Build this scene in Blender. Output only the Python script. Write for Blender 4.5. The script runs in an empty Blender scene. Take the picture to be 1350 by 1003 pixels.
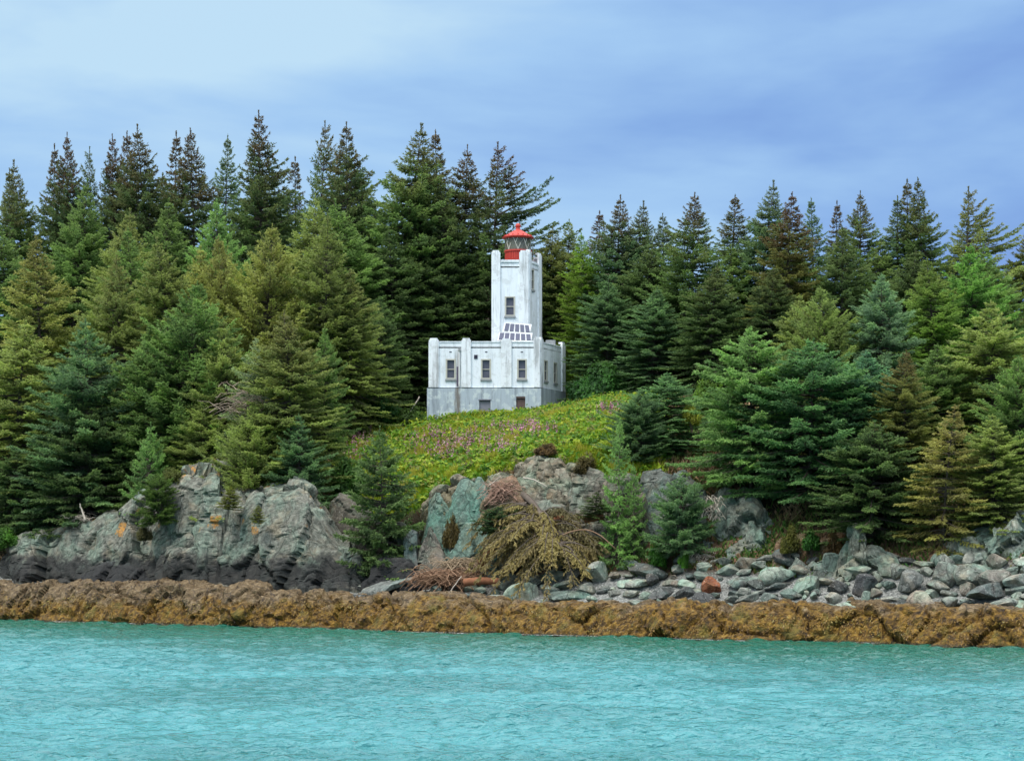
import bpy, bmesh, math, random
import numpy as np
from mathutils import Vector, Matrix
SC = bpy.context.scene
COL = SC.collection
# ------------------------------------------------------------------ camera
FPX = 2519.0; HOR = 710.0; CX = 675.0; EYE = 6.0
cam_d = bpy.data.cameras.new('camera'); cam = bpy.data.objects.new('camera', cam_d); COL.objects.link(cam)
cam.location = (0, 0, EYE); cam.rotation_euler = (math.radians(90), 0, 0)
cam_d.sensor_width = 36.0; cam_d.lens = 36.0*FPX/1350.0
cam_d.shift_y = (HOR-501.5)/1350.0
cam_d.clip_start = 0.5; cam_d.clip_end = 20000
SC.camera = cam
# ------------------------------------------------------------------ sun + sky + exposure
SUN_EL, SUN_AZ = 60.0, 222.0          # azimuth clockwise from +Y (camera looks along +Y): sun behind the viewer, to the left
sd = bpy.data.lights.new('sun', 'SUN'); sd.energy = 1.5; sd.angle = math.radians(20); sd.color = (1.0, 0.96, 0.90)
sun = bpy.data.objects.new('sun', sd); COL.objects.link(sun)
_e, _a = math.radians(SUN_EL), math.radians(SUN_AZ)
_dir = Vector((math.sin(_a)*math.cos(_e), math.cos(_a)*math.cos(_e), math.sin(_e)))
sun.rotation_euler = _dir.to_track_quat('Z', 'Y').to_euler(); sun.location = _dir*300
SC.view_settings.view_transform = 'Standard'; SC.view_settings.look = 'None'
SC.view_settings.exposure = 0.7; SC.view_settings.gamma = 1.0


class NT:
    """small node-tree helper"""
    def __init__(s, tree): s.t = tree; s.t.nodes.clear()
    def n(s, typ, ins=None, **kw):
        nd = s.t.nodes.new(typ)
        for k, v in kw.items(): setattr(nd, k, v)
        for k, v in (ins or {}).items(): s.set(nd, k, v)
        return nd
    def set(s, nd, k, v):
        if isinstance(v, bpy.types.Node): v = v.outputs[0]
        if isinstance(v, bpy.types.NodeSocket): s.t.links.new(v, nd.inputs[k])
        else:
            if isinstance(v, tuple) and len(v) == 3 and nd.inputs[k].type == 'RGBA': v = v+(1,)
            nd.inputs[k].default_value = v
    def math(s, op, a, b=0.0, c=0.0, clamp=False):
        return s.n('ShaderNodeMath', {0: a, 1: b, 2: c}, operation=op, use_clamp=clamp).outputs[0]
    def vmath(s, op, a, b=(0, 0, 0)):
        return s.n('ShaderNodeVectorMath', {0: a, 1: b}, operation=op).outputs[0]
    def noise(s, vec, scale, detail=4, rough=.55, dist=0.0):
        return s.n('ShaderNodeTexNoise', {'Vector': vec, 'Scale': scale, 'Detail': detail, 'Roughness': rough, 'Distortion': dist}).outputs[0]
    def step(s, x, a, b):
        return s.n('ShaderNodeMapRange', {'Value': x, 'From Min': a, 'From Max': b}, interpolation_type='SMOOTHSTEP').outputs[0]
    def mix(s, f, a, b, mode='MIX'):
        nd = s.n('ShaderNodeMix', data_type='RGBA', blend_type=mode)
        s.set(nd, 0, f); s.set(nd, 6, a); s.set(nd, 7, b)
        return nd.outputs[2]
    def ramp(s, f, stops):
        nd = s.n('ShaderNodeValToRGB', {0: f}); cr = nd.color_ramp
        while len(cr.elements) > 1: cr.elements.remove(cr.elements[-1])
        cr.elements[0].position = stops[0][0]; cr.elements[0].color = stops[0][1]+(1,)
        for p, c in stops[1:]:
            e = cr.elements.new(p); e.color = c+(1,)
        return nd.outputs[0]


world = bpy.data.worlds.new('World'); SC.world = world; world.use_nodes = True
w = NT(world.node_tree)
sky = w.n('ShaderNodeTexSky', sky_type='NISHITA', sun_disc=False, sun_elevation=math.radians(SUN_EL), sun_rotation=math.radians(SUN_AZ), altitude=20.0)
tc = w.n('ShaderNodeTexCoord').outputs['Generated']
sep = w.n('ShaderNodeSeparateXYZ', {0: tc})
st = w.vmath('MULTIPLY', tc, (3.2, 3.2, 11.0))
n1 = w.noise(st, 1.0, 5, .5, .25)
n2 = w.noise(w.vmath('ADD', st, (7.3, 1.1, 4.2)), 2.6, 6, .55, .3)
fac = w.math('MULTIPLY_ADD', n1, 1.75, w.math('MULTIPLY', n2, .45))             # 0.3 .. 1.2
fac = w.math('ADD', fac, w.math('MULTIPLY', sep.outputs[0], -.62))               # brighter to the left
fac = w.math('ADD', fac, w.math('MULTIPLY', sep.outputs[2], 2.1))                # brighter higher up
cloud = w.ramp(w.math('ADD', fac, -.93), [(0.0, (.095, .175, .42)), (.35, (.148, .262, .49)), (.68, (.228, .368, .555)), (1.0, (.33, .468, .58))])
over = w.step(sep.outputs[2], .30, .75)
cloud = w.mix(over, cloud, (1.50, 1.62, 1.75))
cloud10 = w.vmath('MULTIPLY', cloud, (10, 10, 10))
skymix = w.mix(.93, sky.outputs[0], cloud10)
bg = w.n('ShaderNodeBackground', {'Color': skymix, 'Strength': .1})
wo = w.n('ShaderNodeOutputWorld', {'Surface': bg})

# ------------------------------------------------------------------ helpers
def px2w(px, py, Y):
    return Vector(((px-CX)/FPX*Y, Y, EYE+(HOR-py)/FPX*Y))
def shoreY(px):                        # distance of the waterline along the view column px
    return 119.4/(1+.55*(px-CX)/FPX)
def at(px, py, s): return px2w(px, py, shoreY(px)+s)
def tag(o, label=None, cat=None, group=None, kind=None):
    if label: o['label'] = label
    if cat: o['category'] = cat
    if group: o['group'] = group
    if kind: o['kind'] = kind
    return o
def empty(name, loc, label=None, cat=None, group=None):
    o = bpy.data.objects.new(name, None); COL.objects.link(o); o.location = loc
    o.empty_display_size = .5
    return tag(o, label, cat, group)
def mesh_np(name, V, quads=None, tris=None, mat=None, smooth=False, attr=None):
    me = bpy.data.meshes.new(name)
    V = np.asarray(V, np.float32); nq = 0 if quads is None else len(quads); nt = 0 if tris is None else len(tris)
    me.vertices.add(len(V)); me.vertices.foreach_set('co', V.ravel())
    li = []
    if nq: li.append(np.asarray(quads, np.int32).ravel())
    if nt: li.append(np.asarray(tris, np.int32).ravel())
    li = np.concatenate(li); me.loops.add(len(li)); me.loops.foreach_set('vertex_index', li)
    me.polygons.add(nq+nt)
    ls = np.concatenate([np.arange(nq)*4, nq*4+np.arange(nt)*3]).astype(np.int32)
    me.polygons.foreach_set('loop_start', ls)
    me.polygons.foreach_set('use_smooth', np.full(nq+nt, smooth, bool))
    if attr is not None:
        a = me.attributes.new('mask', 'FLOAT_COLOR', 'POINT')
        A = np.ones((len(V), 4), np.float32); A[:, :attr.shape[1]] = attr
        a.data.foreach_set('color', A.ravel())
    if mat: me.materials.append(mat)
    me.update(calc_edges=True); me.validate()
    return me
def link(name, me, parent=None, loc=None):
    o = bpy.data.objects.new(name, me); COL.objects.link(o)
    if parent: o.parent = parent
    if loc is not None: o.location = loc
    return o

# numpy noise
def _h(ix, iy, iz, seed):
    h = (ix.astype(np.int64)*374761393+iy.astype(np.int64)*668265263+iz.astype(np.int64)*2147483647+seed*974634777) & 0xFFFFFFFF
    h = ((h ^ (h >> 13))*1274126177) & 0xFFFFFFFF
    h = ((h ^ (h >> 16))*2246822519) & 0xFFFFFFFF
    return ((h ^ (h >> 15)) & 0xFFFFFF)/float(0xFFFFFF)
def vnoise(P, seed=0):
    I = np.floor(P); F = P-I; F = F*F*(3-2*F); I = I.astype(np.int64); r = 0
    for dx in (0, 1):
        for dy in (0, 1):
            for dz in (0, 1):
                wgt = (F[:, 0] if dx else 1-F[:, 0])*(F[:, 1] if dy else 1-F[:, 1])*(F[:, 2] if dz else 1-F[:, 2])
                r = r+wgt*_h(I[:, 0]+dx, I[:, 1]+dy, I[:, 2]+dz, seed)
    return r
def fbm(P, octs=4, seed=0, gain=.5):
    a, s, t = 1.0, 0, 0
    for i in range(octs):
        s = s+a*vnoise(P*2**i+i*17.3, seed+i); t += a; a *= gain
    return s/t-.5
def blocks(P, seed=0, tilt=.7):
    """faceted cell offsets: every cell a tilted plane -> fractured rock"""
    I = np.floor(P).astype(np.int64); best = np.full(len(P), 1e9); val = np.zeros(len(P)); edge = np.full(len(P), 1e9)
    for dx in (-1, 0, 1):
        for dy in (-1, 0, 1):
            for dz in (-1, 0, 1):
                c = I+np.array([dx, dy, dz])
                off = np.stack([_h(c[:, 0], c[:, 1], c[:, 2], seed+k) for k in range(3)], 1)
                d = P-(c+off); dist = (d*d).sum(1)
                g = np.stack([_h(c[:, 0], c[:, 1], c[:, 2], seed+10+k)-.5 for k in range(3)], 1)
                v = _h(c[:, 0], c[:, 1], c[:, 2], seed+20)-.5+2*tilt*(g*d).sum(1)
                m = dist < best
                edge = np.where(m, np.minimum(edge, best), np.minimum(edge, dist))
                val = np.where(m, v, val); best = np.where(m, dist, best)
    return val, np.sqrt(edge)-np.sqrt(best)

# ------------------------------------------------------------------ materials
def new_mat(name):
    m = bpy.data.materials.new(name); m.use_nodes = True
    return m, NT(m.node_tree)
def finish(nt, col, rough=.8, bump=None, bstr=.5, bdist=.1, spec=.3, **ins):
    b = nt.n('ShaderNodeBsdfPrincipled', {'Base Color': col, 'Roughness': rough, 'Specular IOR Level': spec})
    for k, v in ins.items(): nt.set(b, k, v)
    if bump is not None:
        nt.set(b, 'Normal', nt.n('ShaderNodeBump', {'Height': bump, 'Strength': bstr, 'Distance': bdist}))
    nt.n('ShaderNodeOutputMaterial', {'Surface': b})
    return b
def plain(name, col, rough=.6, var=.25, scale=4.0, spec=.3, metal=0.0):
    m, t = new_mat(name)
    p = t.n('ShaderNodeNewGeometry').outputs['Position']
    f = t.noise(p, scale, 5, .6)
    c = t.mix(f, tuple(x*(1-var) for x in col), tuple(min(1, x*(1+var)) for x in col))
    finish(t, c, rough, f, .15, .02, spec, Metallic=metal)
    return m

def rock_mat(name, black=None, orange=.0, lichen=.5, green=.5):
    m, t = new_mat(name)
    pos = t.n('ShaderNodeNewGeometry').outputs['Position']
    oi = t.n('ShaderNodeObjectInfo')
    wp = t.vmath('ADD', pos, t.vmath('MULTIPLY', t.n('ShaderNodeTexNoise', {'Vector': pos, 'Scale': .8, 'Detail': 3}).outputs['Color'], (.9, .9, .9)))
    wp = t.vmath('ADD', wp, t.n('ShaderNodeCombineXYZ', {0: t.math('MULTIPLY', oi.outputs['Random'], 40)}).outputs[0])
    nA = t.noise(wp, .55, 8, .62); nB = t.noise(wp, 2.4, 8, .65); nC = t.noise(wp, 9.0, 5, .6)
    c = t.ramp(nB, [(.28, (.06, .06, .053)), (.45, (.13, .127, .113)), (.6, (.21, .203, .18)), (.78, (.33, .315, .285))])
    gm = t.math('MULTIPLY', t.step(nA, .42, .62), green)
    gcol = t.ramp(nB, [(.3, (.065, .092, .077)), (.5, (.14, .195, .162)), (.72, (.26, .335, .285))])
    c = t.mix(gm, c, gcol)
    tan = t.noise(t.vmath('ADD', wp, (31, 5, 2)), .8, 5, .6)
    c = t.mix(t.math('MULTIPLY', t.step(tan, .5, .68), .6), c, t.ramp(nB, [(.3, (.10, .078, .055)), (.7, (.34, .27, .20))]))
    vo = t.n('ShaderNodeTexVoronoi', {'Vector': t.vmath('MULTIPLY', wp, (1, 1, .55)), 'Scale': .55}, feature='DISTANCE_TO_EDGE').outputs['Distance']
    vo2 = t.n('ShaderNodeTexVoronoi', {'Vector': t.vmath('MULTIPLY', wp, (1.2, 1, .7)), 'Scale': 1.7}, feature='DISTANCE_TO_EDGE').outputs['Distance']
    crack = t.math('MULTIPLY', t.step(t.math('ADD', vo, t.math('MULTIPLY', t.math('ADD', nC, -.5), .06)), .0, .03), t.math('ADD', .45, t.math('MULTIPLY', t.step(vo2, 0, .04), .55)))
    c = t.mix(t.math('MULTIPLY_ADD', crack, .6, .4), (.045, .044, .04), c)
    c = t.mix(1.0, c, oi.outputs['Color'], 'MULTIPLY')
    c = t.mix(t.math('MULTIPLY', t.step(nC, .60, .68), lichen), c, (.62, .61, .55))
    if orange:
        no = t.noise(t.vmath('ADD', pos, (3.1, 8.4, 1.7)), .42, 4, .6)
        z = t.n('ShaderNodeSeparateXYZ', {0: pos}).outputs[2]
        om = t.math('MULTIPLY', t.step(no, .62, .68), t.math('MULTIPLY', t.step(nC, .35, .55), orange))
        om = t.math('MULTIPLY', om, t.step(z, 5.2, 6.4))
        c = t.mix(om, c, (.48, .22, .045))
    if black:
        z = t.n('ShaderNodeSeparateXYZ', {0: pos}).outputs[2]
        zz = t.math('ADD', z, t.math('MULTIPLY', t.math('ADD', nA, -.5), 3.2))
        zz = t.math('ADD', zz, t.math('MULTIPLY', t.math('ADD', nB, -.5), 1.1))
        k = t.math('SUBTRACT', 1.0, t.step(zz, black[1]-.7, black[1]+.5))
        k = t.math('MULTIPLY', k, t.step(zz, black[0]-.5, black[0]+.1))
        c = t.mix(t.math('MULTIPLY', k, .9), c, (.030, .029, .028))
    h = t.math('ADD', t.math('MULTIPLY', nB, 1.0), t.math('MULTIPLY', nC, .35))
    h = t.math('ADD', h, t.math('MULTIPLY', crack, .25))
    finish(t, c, .88, h, .65, .16, .2)
    return m
M_OUT = rock_mat('outcrop_rock', black=(2.6, 4.7), orange=1.0, lichen=.25, green=.65)
M_ROCK = rock_mat('bank_rock', lichen=.35, green=.8)
M_BOULD = rock_mat('boulder_rock', lichen=.5, green=.75)

def ledge_mat():
    m, t = new_mat('weedy_ledge_rock')
    pos = t.n('ShaderNodeNewGeometry').outputs['Position']
    z = t.n('ShaderNodeSeparateXYZ', {0: pos}).outputs[2]
    nA = t.noise(pos, .5, 6, .6); nB = t.noise(pos, 3.0, 8, .65, .4); nC = t.noise(pos, 12.0, 4, .6)
    kelp = t.ramp(nB, [(.33, (.018, .009, .003)), (.46, (.10, .050, .006)), (.58, (.24, .128, .015)), (.76, (.42, .26, .045))])
    kelp = t.mix(t.math('MULTIPLY', t.step(t.noise(pos, .9, 4, .6), .5, .68), .6), kelp, (.15, .13, .022))
    rock = t.ramp(nB, [(.32, (.05, .03, .014)), (.5, (.155, .10, .045)), (.72, (.33, .24, .135))])
    vo = t.n('ShaderNodeTexVoronoi', {'Vector': t.vmath('ADD', pos, t.vmath('MULTIPLY', t.n('ShaderNodeTexNoise', {'Vector': pos, 'Scale': 1.0, 'Detail': 3}).outputs['Color'], (.8, .8, .8))), 'Scale': .8}, feature='DISTANCE_TO_EDGE').outputs['Distance']
    rock = t.mix(t.step(vo, .0, .03), (.05, .035, .025), rock)
    x = t.n('ShaderNodeSeparateXYZ', {0: pos}).outputs[0]
    zz = t.math('ADD', z, t.math('MULTIPLY', t.math('ADD', nA, -.5), 4.2))
    zz = t.math('ADD', zz, t.math('MULTIPLY', t.math('ADD', nB, -.5), 1.2))
    zz = t.math('ADD', zz, t.math('MULTIPLY', t.n('ShaderNodeMapRange', {'Value': x, 'From Min': 2.0, 'From Max': -22.0}).outputs[0], .55))
    c = t.mix(t.step(zz, 1.75, 2.45), kelp, rock)
    c = t.mix(t.step(t.math('ADD', z, t.math('MULTIPLY', nC, .15)), .30, .14), c, (.045, .035, .015))
    h = t.math('ADD', nB, t.math('MULTIPLY', nC, .6))
    finish(t, c, .62, h, .9, .25, .35)
    return m
M_LEDGE = ledge_mat()

def attr_col(t): return t.n('ShaderNodeSeparateColor', {0: t.n('ShaderNodeAttribute', attribute_name='mask').outputs['Color']})
def ground_mat():
    m, t = new_mat('island_ground')
    pos = t.n('ShaderNodeNewGeometry').outputs['Position']
    a = attr_col(t)                     # R grass, G bare soil, B beach
    nB = t.noise(pos, 1.6, 8, .65); nC = t.noise(pos, 8, 5, .6)
    litter = t.ramp(nB, [(.3, (.025, .022, .014)), (.6, (.06, .048, .028)), (.8, (.10, .08, .045))])
    grass = t.ramp(t.noise(pos, .5, 6, .65), [(.3, (.05, .11, .015)), (.5, (.12, .19, .025)), (.7, (.22, .26, .04))])
    soil = t.ramp(nB, [(.3, (.09, .05, .03)), (.55, (.20, .115, .07)), (.75, (.33, .21, .14))])
    beach = t.ramp(nC, [(.3, (.06, .06, .055)), (.5, (.22, .22, .20)), (.7, (.44, .43, .39))])
    c = t.mix(a.outputs[0], litter, grass); c = t.mix(a.outputs[1], c, soil); c = t.mix(a.outputs[2], c, beach)
    finish(t, c, .95, t.math('ADD', nB, t.math('MULTIPLY', nC, .5)), .9, .25, .1)
    return m
M_GROUND = ground_mat()

def foliage_mat(name, tipcol=(.24, .29, .08), tipamt=.55, cone=(.16, .10, .055), trans=.48):
    m, t = new_mat(name)
    a = attr_col(t)                     # R per-branch random, G tip growth, B height in the tree
    oi = t.n('ShaderNodeObjectInfo')
    pos = t.n('ShaderNodeNewGeometry').outputs['Position']
    big = t.noise(pos, .45, 3, .5)
    base = t.mix(1.0, oi.outputs['Color'], t.ramp(a.outputs[0], [(0, (.5, .58, .62)), (.5, (.95, 1, .95)), (1, (1.35, 1.5, 1.15))]), 'MULTIPLY')
    base = t.mix(t.math('MULTIPLY', t.step(big, .45, .7), .35), base, t.mix(1.0, base, (1.3, 1.4, 1.0), 'MULTIPLY'))
    tip = t.mix(.55, t.mix(1.0, oi.outputs['Color'], (2.1, 2.3, 1.6), 'MULTIPLY'), tipcol)
    g = t.math('MULTIPLY', t.step(a.outputs[1], .35, 1.0), t.math('MULTIPLY', t.math('ADD', .35, a.outputs[0]), tipamt))
    base = t.mix(g, base, tip)
    cn = t.math('MULTIPLY', t.step(t.math('ADD', a.outputs[2], t.math('MULTIPLY', t.math('ADD', a.outputs[0], -.5), .35)), .62, .95), oi.outputs['Alpha'])
    base = t.mix(cn, base, cone)
    p = t.n('ShaderNodeBsdfPrincipled', {'Base Color': base, 'Roughness': .6, 'Specular IOR Level': .25})
    tr = t.n('ShaderNodeBsdfTranslucent', {'Color': base})
    mx = t.n('ShaderNodeMixShader', {0: trans, 1: p, 2: tr})
    t.n('ShaderNodeOutputMaterial', {'Surface': mx})
    return m
M_NEEDLE = foliage_mat('spruce_needles')
M_LEAF = foliage_mat('bush_leaves', (.25, .33, .04), .5)
M_DRY = foliage_mat('dry_dead_needles', (.40, .27, .12), .5)
M_BARK = plain('spruce_bark', (.12, .095, .075), .9, .45, 3.0, .1)
M_DEADWOOD = plain('bleached_deadwood', (.42, .36, .29), .85, .3, 6.0, .15)
M_REDWOOD = plain('red_brown_rotten_wood', (.24, .105, .055), .9, .4, 3.0, .1)
M_TWIG = plain('dry_brush_twigs', (.26, .155, .095), .9, .45, 2.0, .1)

# ------------------------------------------------------------------ island ground
SK = np.array([-12, .9, 2.9, 6, 9, 11.0, 12.7, 15.2, 20, 30, 38, 50, 70, 130, 200, 280.])
TCOL = [(-600, [-5, -2.0, 1.6, 2.9, 4.5, 5.5, 6.5, 8, 10, 12, 13, 14, 15, 12, 4, -5]),
        (0,   [-5, -2.0, 2.0, 2.9, 4.6, 5.6, 6.6, 8.3, 10.5, 13, 14.5, 16.5, 21, 40, 34, -4]),
        (250, [-5, -2.0, 2.0, 2.7, 4.5, 6.0, 7.2, 9.0, 11, 13.5, 15, 16.8, 21, 40, 34, -4]),
        (430, [-5, -2.0, 1.7, 2.5, 3.4, 4.4, 6.0, 8.4, 10.5, 13.5, 15.3, 16.8, 21, 40, 34, -4]),
        (500, [-5, -2.0, 1.6, 2.5, 3.4, 4.8, 6.8, 9.0, 10.8, 13.8, 15.6, 16.8, 21, 40, 34, -4]),
        (560, [-5, -2.0, 1.6, 2.5, 3.5, 5.2, 8.3, 9.8, 11.3, 14.1, 16.1, 16.5, 21, 40, 34, -4]),
        (620, [-5, -2.0, 1.6, 2.5, 3.6, 5.6, 9.9, 11.0, 12.2, 14.5, 16.05, 16.5, 21, 40, 34, -4]),
        (700, [-5, -2.0, 1.6, 2.5, 3.8, 6.2, 11.2, 12.3, 13.3, 14.9, 16.1, 16.7, 21, 40, 34, -4]),
        (800, [-5, -2.0, 1.5, 2.5, 4.0, 6.2, 10.2, 12.0, 13.6, 15.6, 17.05, 17.8, 21, 40, 34, -4]),
        (900, [-5, -2.0, 1.5, 2.6, 4.4, 6.6, 9.2, 10.6, 12.3, 15.3, 17.2, 17.6, 20, 36, 30, -4]),
        (1030, [-5, -2.0, 1.5, 2.8, 4.4, 5.9, 7.5, 9.5, 11.2, 14.2, 16, 16.8, 18, 32, 28, -4]),
        (1130, [-5, -2.0, 1.5, 3.0, 4.8, 5.7, 6.8, 8.5, 10.5, 13.2, 15, 16, 17, 30, 24, -4]),
        (1350, [-5, -2.0, 1.4, 3.2, 5.4, 6.4, 7.3, 8.6, 10.5, 12.8, 14, 15, 16, 28, 20, -4]),
        (1950, [-5, -2.0, 1.2, 2.8, 4.5, 5.4, 6.0, 7.5, 9, 10, 11, 12, 12, 9, 3, -5])]
TPX = np.array([c[0] for c in TCOL], float); TZ = np.array([c[1] for c in TCOL], float)
def ground(x, y):
    x = np.atleast_1d(np.asarray(x, float)); y = np.atleast_1d(np.asarray(y, float))
    px = np.clip(CX+FPX*x/np.maximum(y, 20), TPX[0], TPX[-1]-1e-3); s = np.clip(y-(119.4-.55*x), SK[0], SK[-1])
    i = np.clip(np.searchsorted(TPX, px, 'right')-1, 0, len(TPX)-2); f = (px-TPX[i])/(TPX[i+1]-TPX[i])
    j = np.clip(np.searchsorted(SK, s, 'right')-1, 0, len(SK)-2); g = (s-SK[j])/(SK[j+1]-SK[j])
    z = (TZ[i, j]*(1-f)+TZ[i+1, j]*f)*(1-g)+(TZ[i, j+1]*(1-f)+TZ[i+1, j+1]*f)*g
    P = np.stack([x, y, z*0], 1)
    return z+fbm(P*.35, 3, 5)*np.interp(s, [0, 4, 12, 18, 48, 60], [0, .9, .8, .35, .35, 1.2])+fbm(P*1.3, 3, 9)*.28*np.clip((s-1)/3, 0, 1)
def gz(x, y): return float(ground(x, y)[0])

def in_patch(px, py, polys):
    """soft membership of points in ellipses (px, py, rx, ry)"""
    m = np.zeros(len(px))
    for (a, b, rx, ry) in polys: m = np.maximum(m, np.clip(1.6-np.sqrt(((px-a)/rx)**2+((py-b)/ry)**2)*1.3, 0, 1))
    return m
def proj(P): return CX+FPX*P[:, 0]/P[:, 1], HOR-FPX*(P[:, 2]-EYE)/P[:, 1]
def meadow_mask(px, s):
    m = np.clip((px-430)/25, 0, 1)*np.clip((885-px)/35, 0, 1)*np.clip((s-12.5)/.8, 0, 1)*np.clip((46-s)/6, 0, 1)
    return m
xs = np.concatenate([np.linspace(-160, -55, 40), np.arange(-54, 48, .42), np.linspace(49, 150, 40)])
ss = np.concatenate([np.arange(-12, 0, 2.), np.arange(0, 16, .25), np.arange(16, 50, .8), np.linspace(51, 280, 50)])
X, S = np.meshgrid(xs, ss, indexing='ij'); Y = S+119.4-.55*X
Z = ground(X.ravel(), Y.ravel()); V = np.stack([X.ravel(), Y.ravel(), Z], 1)
nx, ns = X.shape; I = np.arange(nx*ns).reshape(nx, ns)
Q = np.stack([I[:-1, :-1], I[1:, :-1], I[1:, 1:], I[:-1, 1:]], -1).reshape(-1, 4)
ppx, ppy = proj(V); sf = S.ravel()
nz = fbm(V*.4, 4, 3)
soil = np.clip((sf-7.5)/1.5, 0, 1)*np.clip((12.6+nz*3-sf)/1.2, 0, 1)*np.clip((ppx-430)/30, 0, 1)
soil = np.maximum(soil, in_patch(ppx, ppy, [(668, 645, 30, 22), (700, 720, 50, 30)])*np.clip((14-sf)/2, 0, 1))
gA = np.stack([np.clip(meadow_mask(ppx, sf)+nz*.5*(meadow_mask(ppx, sf) > .1), 0, 1), soil, np.clip((8.6+nz*2-sf)/1.2, 0, 1)], 1)
tag(link('hill_terrain', mesh_np('hill_terrain', V, Q, mat=M_GROUND, smooth=True, attr=gA)), kind='structure')

# ------------------------------------------------------------------ water
def geo(a, b, n): return a*(b/a)**np.linspace(0, 1, n)
wx = np.concatenate([-geo(46, 4000, 26)[::-1], np.arange(-45.8, 45.9, .17), geo(46, 4000, 26)])
wy = np.concatenate([-geo(30, 4000, 20)[::-1], np.linspace(-29, 44, 30), np.arange(45, 150, .125), geo(150.5, 6000, 26)])
X, Y = np.meshgrid(wx, wy, indexing='ij'); rng = np.random.default_rng(4)
Z = np.zeros_like(X)
amp = np.clip((46-np.abs(X))/6, 0, 1)*np.clip((Y-44)/4, 0, 1)*np.clip((150-Y)/8, 0, 1)
grp = .55+.9*(fbm(np.stack([X.ravel()*.09, Y.ravel()*.05, X.ravel()*0], 1), 3, 21).reshape(X.shape)+.3)
for k in range(80):
    lam = .5*(1.5/.5)**rng.random() if k > 8 else rng.uniform(2, 6); th = -math.pi/2+.10+rng.normal()*.36
    kx, ky = 2*math.pi/lam*math.cos(th), 2*math.pi/lam*math.sin(th)
    Z += lam*(.0128 if k > 8 else .005)*np.sin(kx*X+ky*Y+rng.random()*6.28+.8*np.sin(.05*X+k))
Z = Z*amp*np.clip(grp, .3, 1.5)
V = np.stack([X.ravel(), Y.ravel(), Z.ravel()], 1); nx, ny = X.shape; I = np.arange(nx*ny).reshape(nx, ny)
Q = np.stack([I[:-1, :-1], I[1:, :-1], I[1:, 1:], I[:-1, 1:]], -1).reshape(-1, 4)
m, t = new_mat('sea_water')
pos = t.n('ShaderNodeNewGeometry').outputs['Position']
b1 = t.noise(t.vmath('MULTIPLY', pos, (.5, 1.0, 1)), 3.8, 3, .55, .5)
b2 = t.noise(t.vmath('MULTIPLY', pos, (1, 1.4, 1)), 5.0, 3, .55, .4)
hh = t.math('ADD', t.math('MULTIPLY', b1, 1.0), t.math('MULTIPLY', b2, .3))
patch = t.noise(t.vmath('MULTIPLY', pos, (.05, .11, 1)), 1.0, 4, .55)
body = t.mix(t.step(patch, .35, .65), (.028, .168, .170), (.050, .236, .244))
sx_ = t.n('ShaderNodeSeparateXYZ', {0: pos})
off = t.math('SUBTRACT', t.math('MULTIPLY_ADD', sx_.outputs[0], -.55, 119.4), sx_.outputs[1])       # metres off the shore: shallows are greener
body = t.mix(t.step(t.math('ADD', off, t.math('MULTIPLY', patch, 14)), 10, 46), (.005, .092, .055), body)
finish(t, body, .04, hh, 1.0, .30, .5, IOR=1.333)
M_WATER = m
tag(link('sea_water', mesh_np('sea_water', V, Q, mat=M_WATER, smooth=True)), kind='structure')

# ------------------------------------------------------------------ weed covered shore ledge
def grid_rock(name, P, amps, seed, mat, squash=(1, 1, 1), crack=.0, tilt=.75):
    """P (nu, nv, 3) surface grid -> displaced rock mesh"""
    nu, nv = P.shape[:2]
    du = np.gradient(P, axis=0); dv = np.gradient(P, axis=1); N = np.cross(du, dv); N /= np.linalg.norm(N, axis=2, keepdims=True)+1e-9
    flat = P.reshape(-1, 3)*np.array(squash); d = np.zeros(len(flat))
    wob = np.stack([fbm(flat*.9, 3, seed+90+k) for k in range(3)], 1)
    for k, (sc, a, kind) in enumerate(amps):
        if kind == 'b':
            v, e = blocks((flat+wob*sc*.35)/sc, seed+k*31, tilt); d += a*v
            if crack: d -= crack*a*np.exp(-(e/.06)**2)
        else: d += a*2*fbm(flat/sc, 4, seed+k*13)
    P2 = P+N*d.reshape(nu, nv, 1)
    I = np.arange(nu*nv).reshape(nu, nv)
    Q = np.stack([I[:-1, :-1], I[1:, :-1], I[1:, 1:], I[:-1, 1:]], -1).reshape(-1, 4)
    return P2, Q, N
lx = np.arange(-95, 75, .11)
prof_s = np.array([-1.3, -.6, -.1, .45, 1.0, 1.5, 2.2, 3.2, 4.4, 6.0]); prof_z = np.array([-1.2, -.6, .0, .36, .70, .88, .97, 1.0, .97, .35])
tv = np.linspace(0, 1, 64); ps = np.interp(tv, np.linspace(0, 1, 10), prof_s); pz = np.interp(tv, np.linspace(0, 1, 10), prof_z)
Ht = np.interp(lx, [-60, -35, -14, -6, 2, 12, 24, 60], [3.0, 3.0, 2.75, 2.45, 2.2, 2.25, 2.1, 2.0])
Ht = Ht+fbm(np.stack([lx*.28, lx*0, lx*0], 1), 3, 44)*.3+blocks(np.stack([lx/2.6, lx*0, lx*0], 1), 45, 0)[0]*.18
wig = fbm(np.stack([lx*.16, lx*0+3, lx*0], 1), 4, 47)*3.0
sx = -.48
P = np.zeros((len(lx), len(tv), 3))
for j in range(len(tv)):
    s_ = ps[j]+wig*np.clip(1-abs(pz[j]-.4)*.6, .3, 1)
    P[:, j, 0] = lx; P[:, j, 1] = 119.4-.55*lx+s_; P[:, j, 2] = pz[j]*(Ht if pz[j] > 0 else 1)
P2, Q, N = grid_rock('shore_ledge', P, [(3.8, .60, 'b'), (1.5, .20, 'b'), (.5, .08, 'b'), (.28, .07, 'f')], 60, M_LEDGE, (1, 1, .9), .45)
rr = np.random.default_rng(12); cx_ = -60.0
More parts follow.
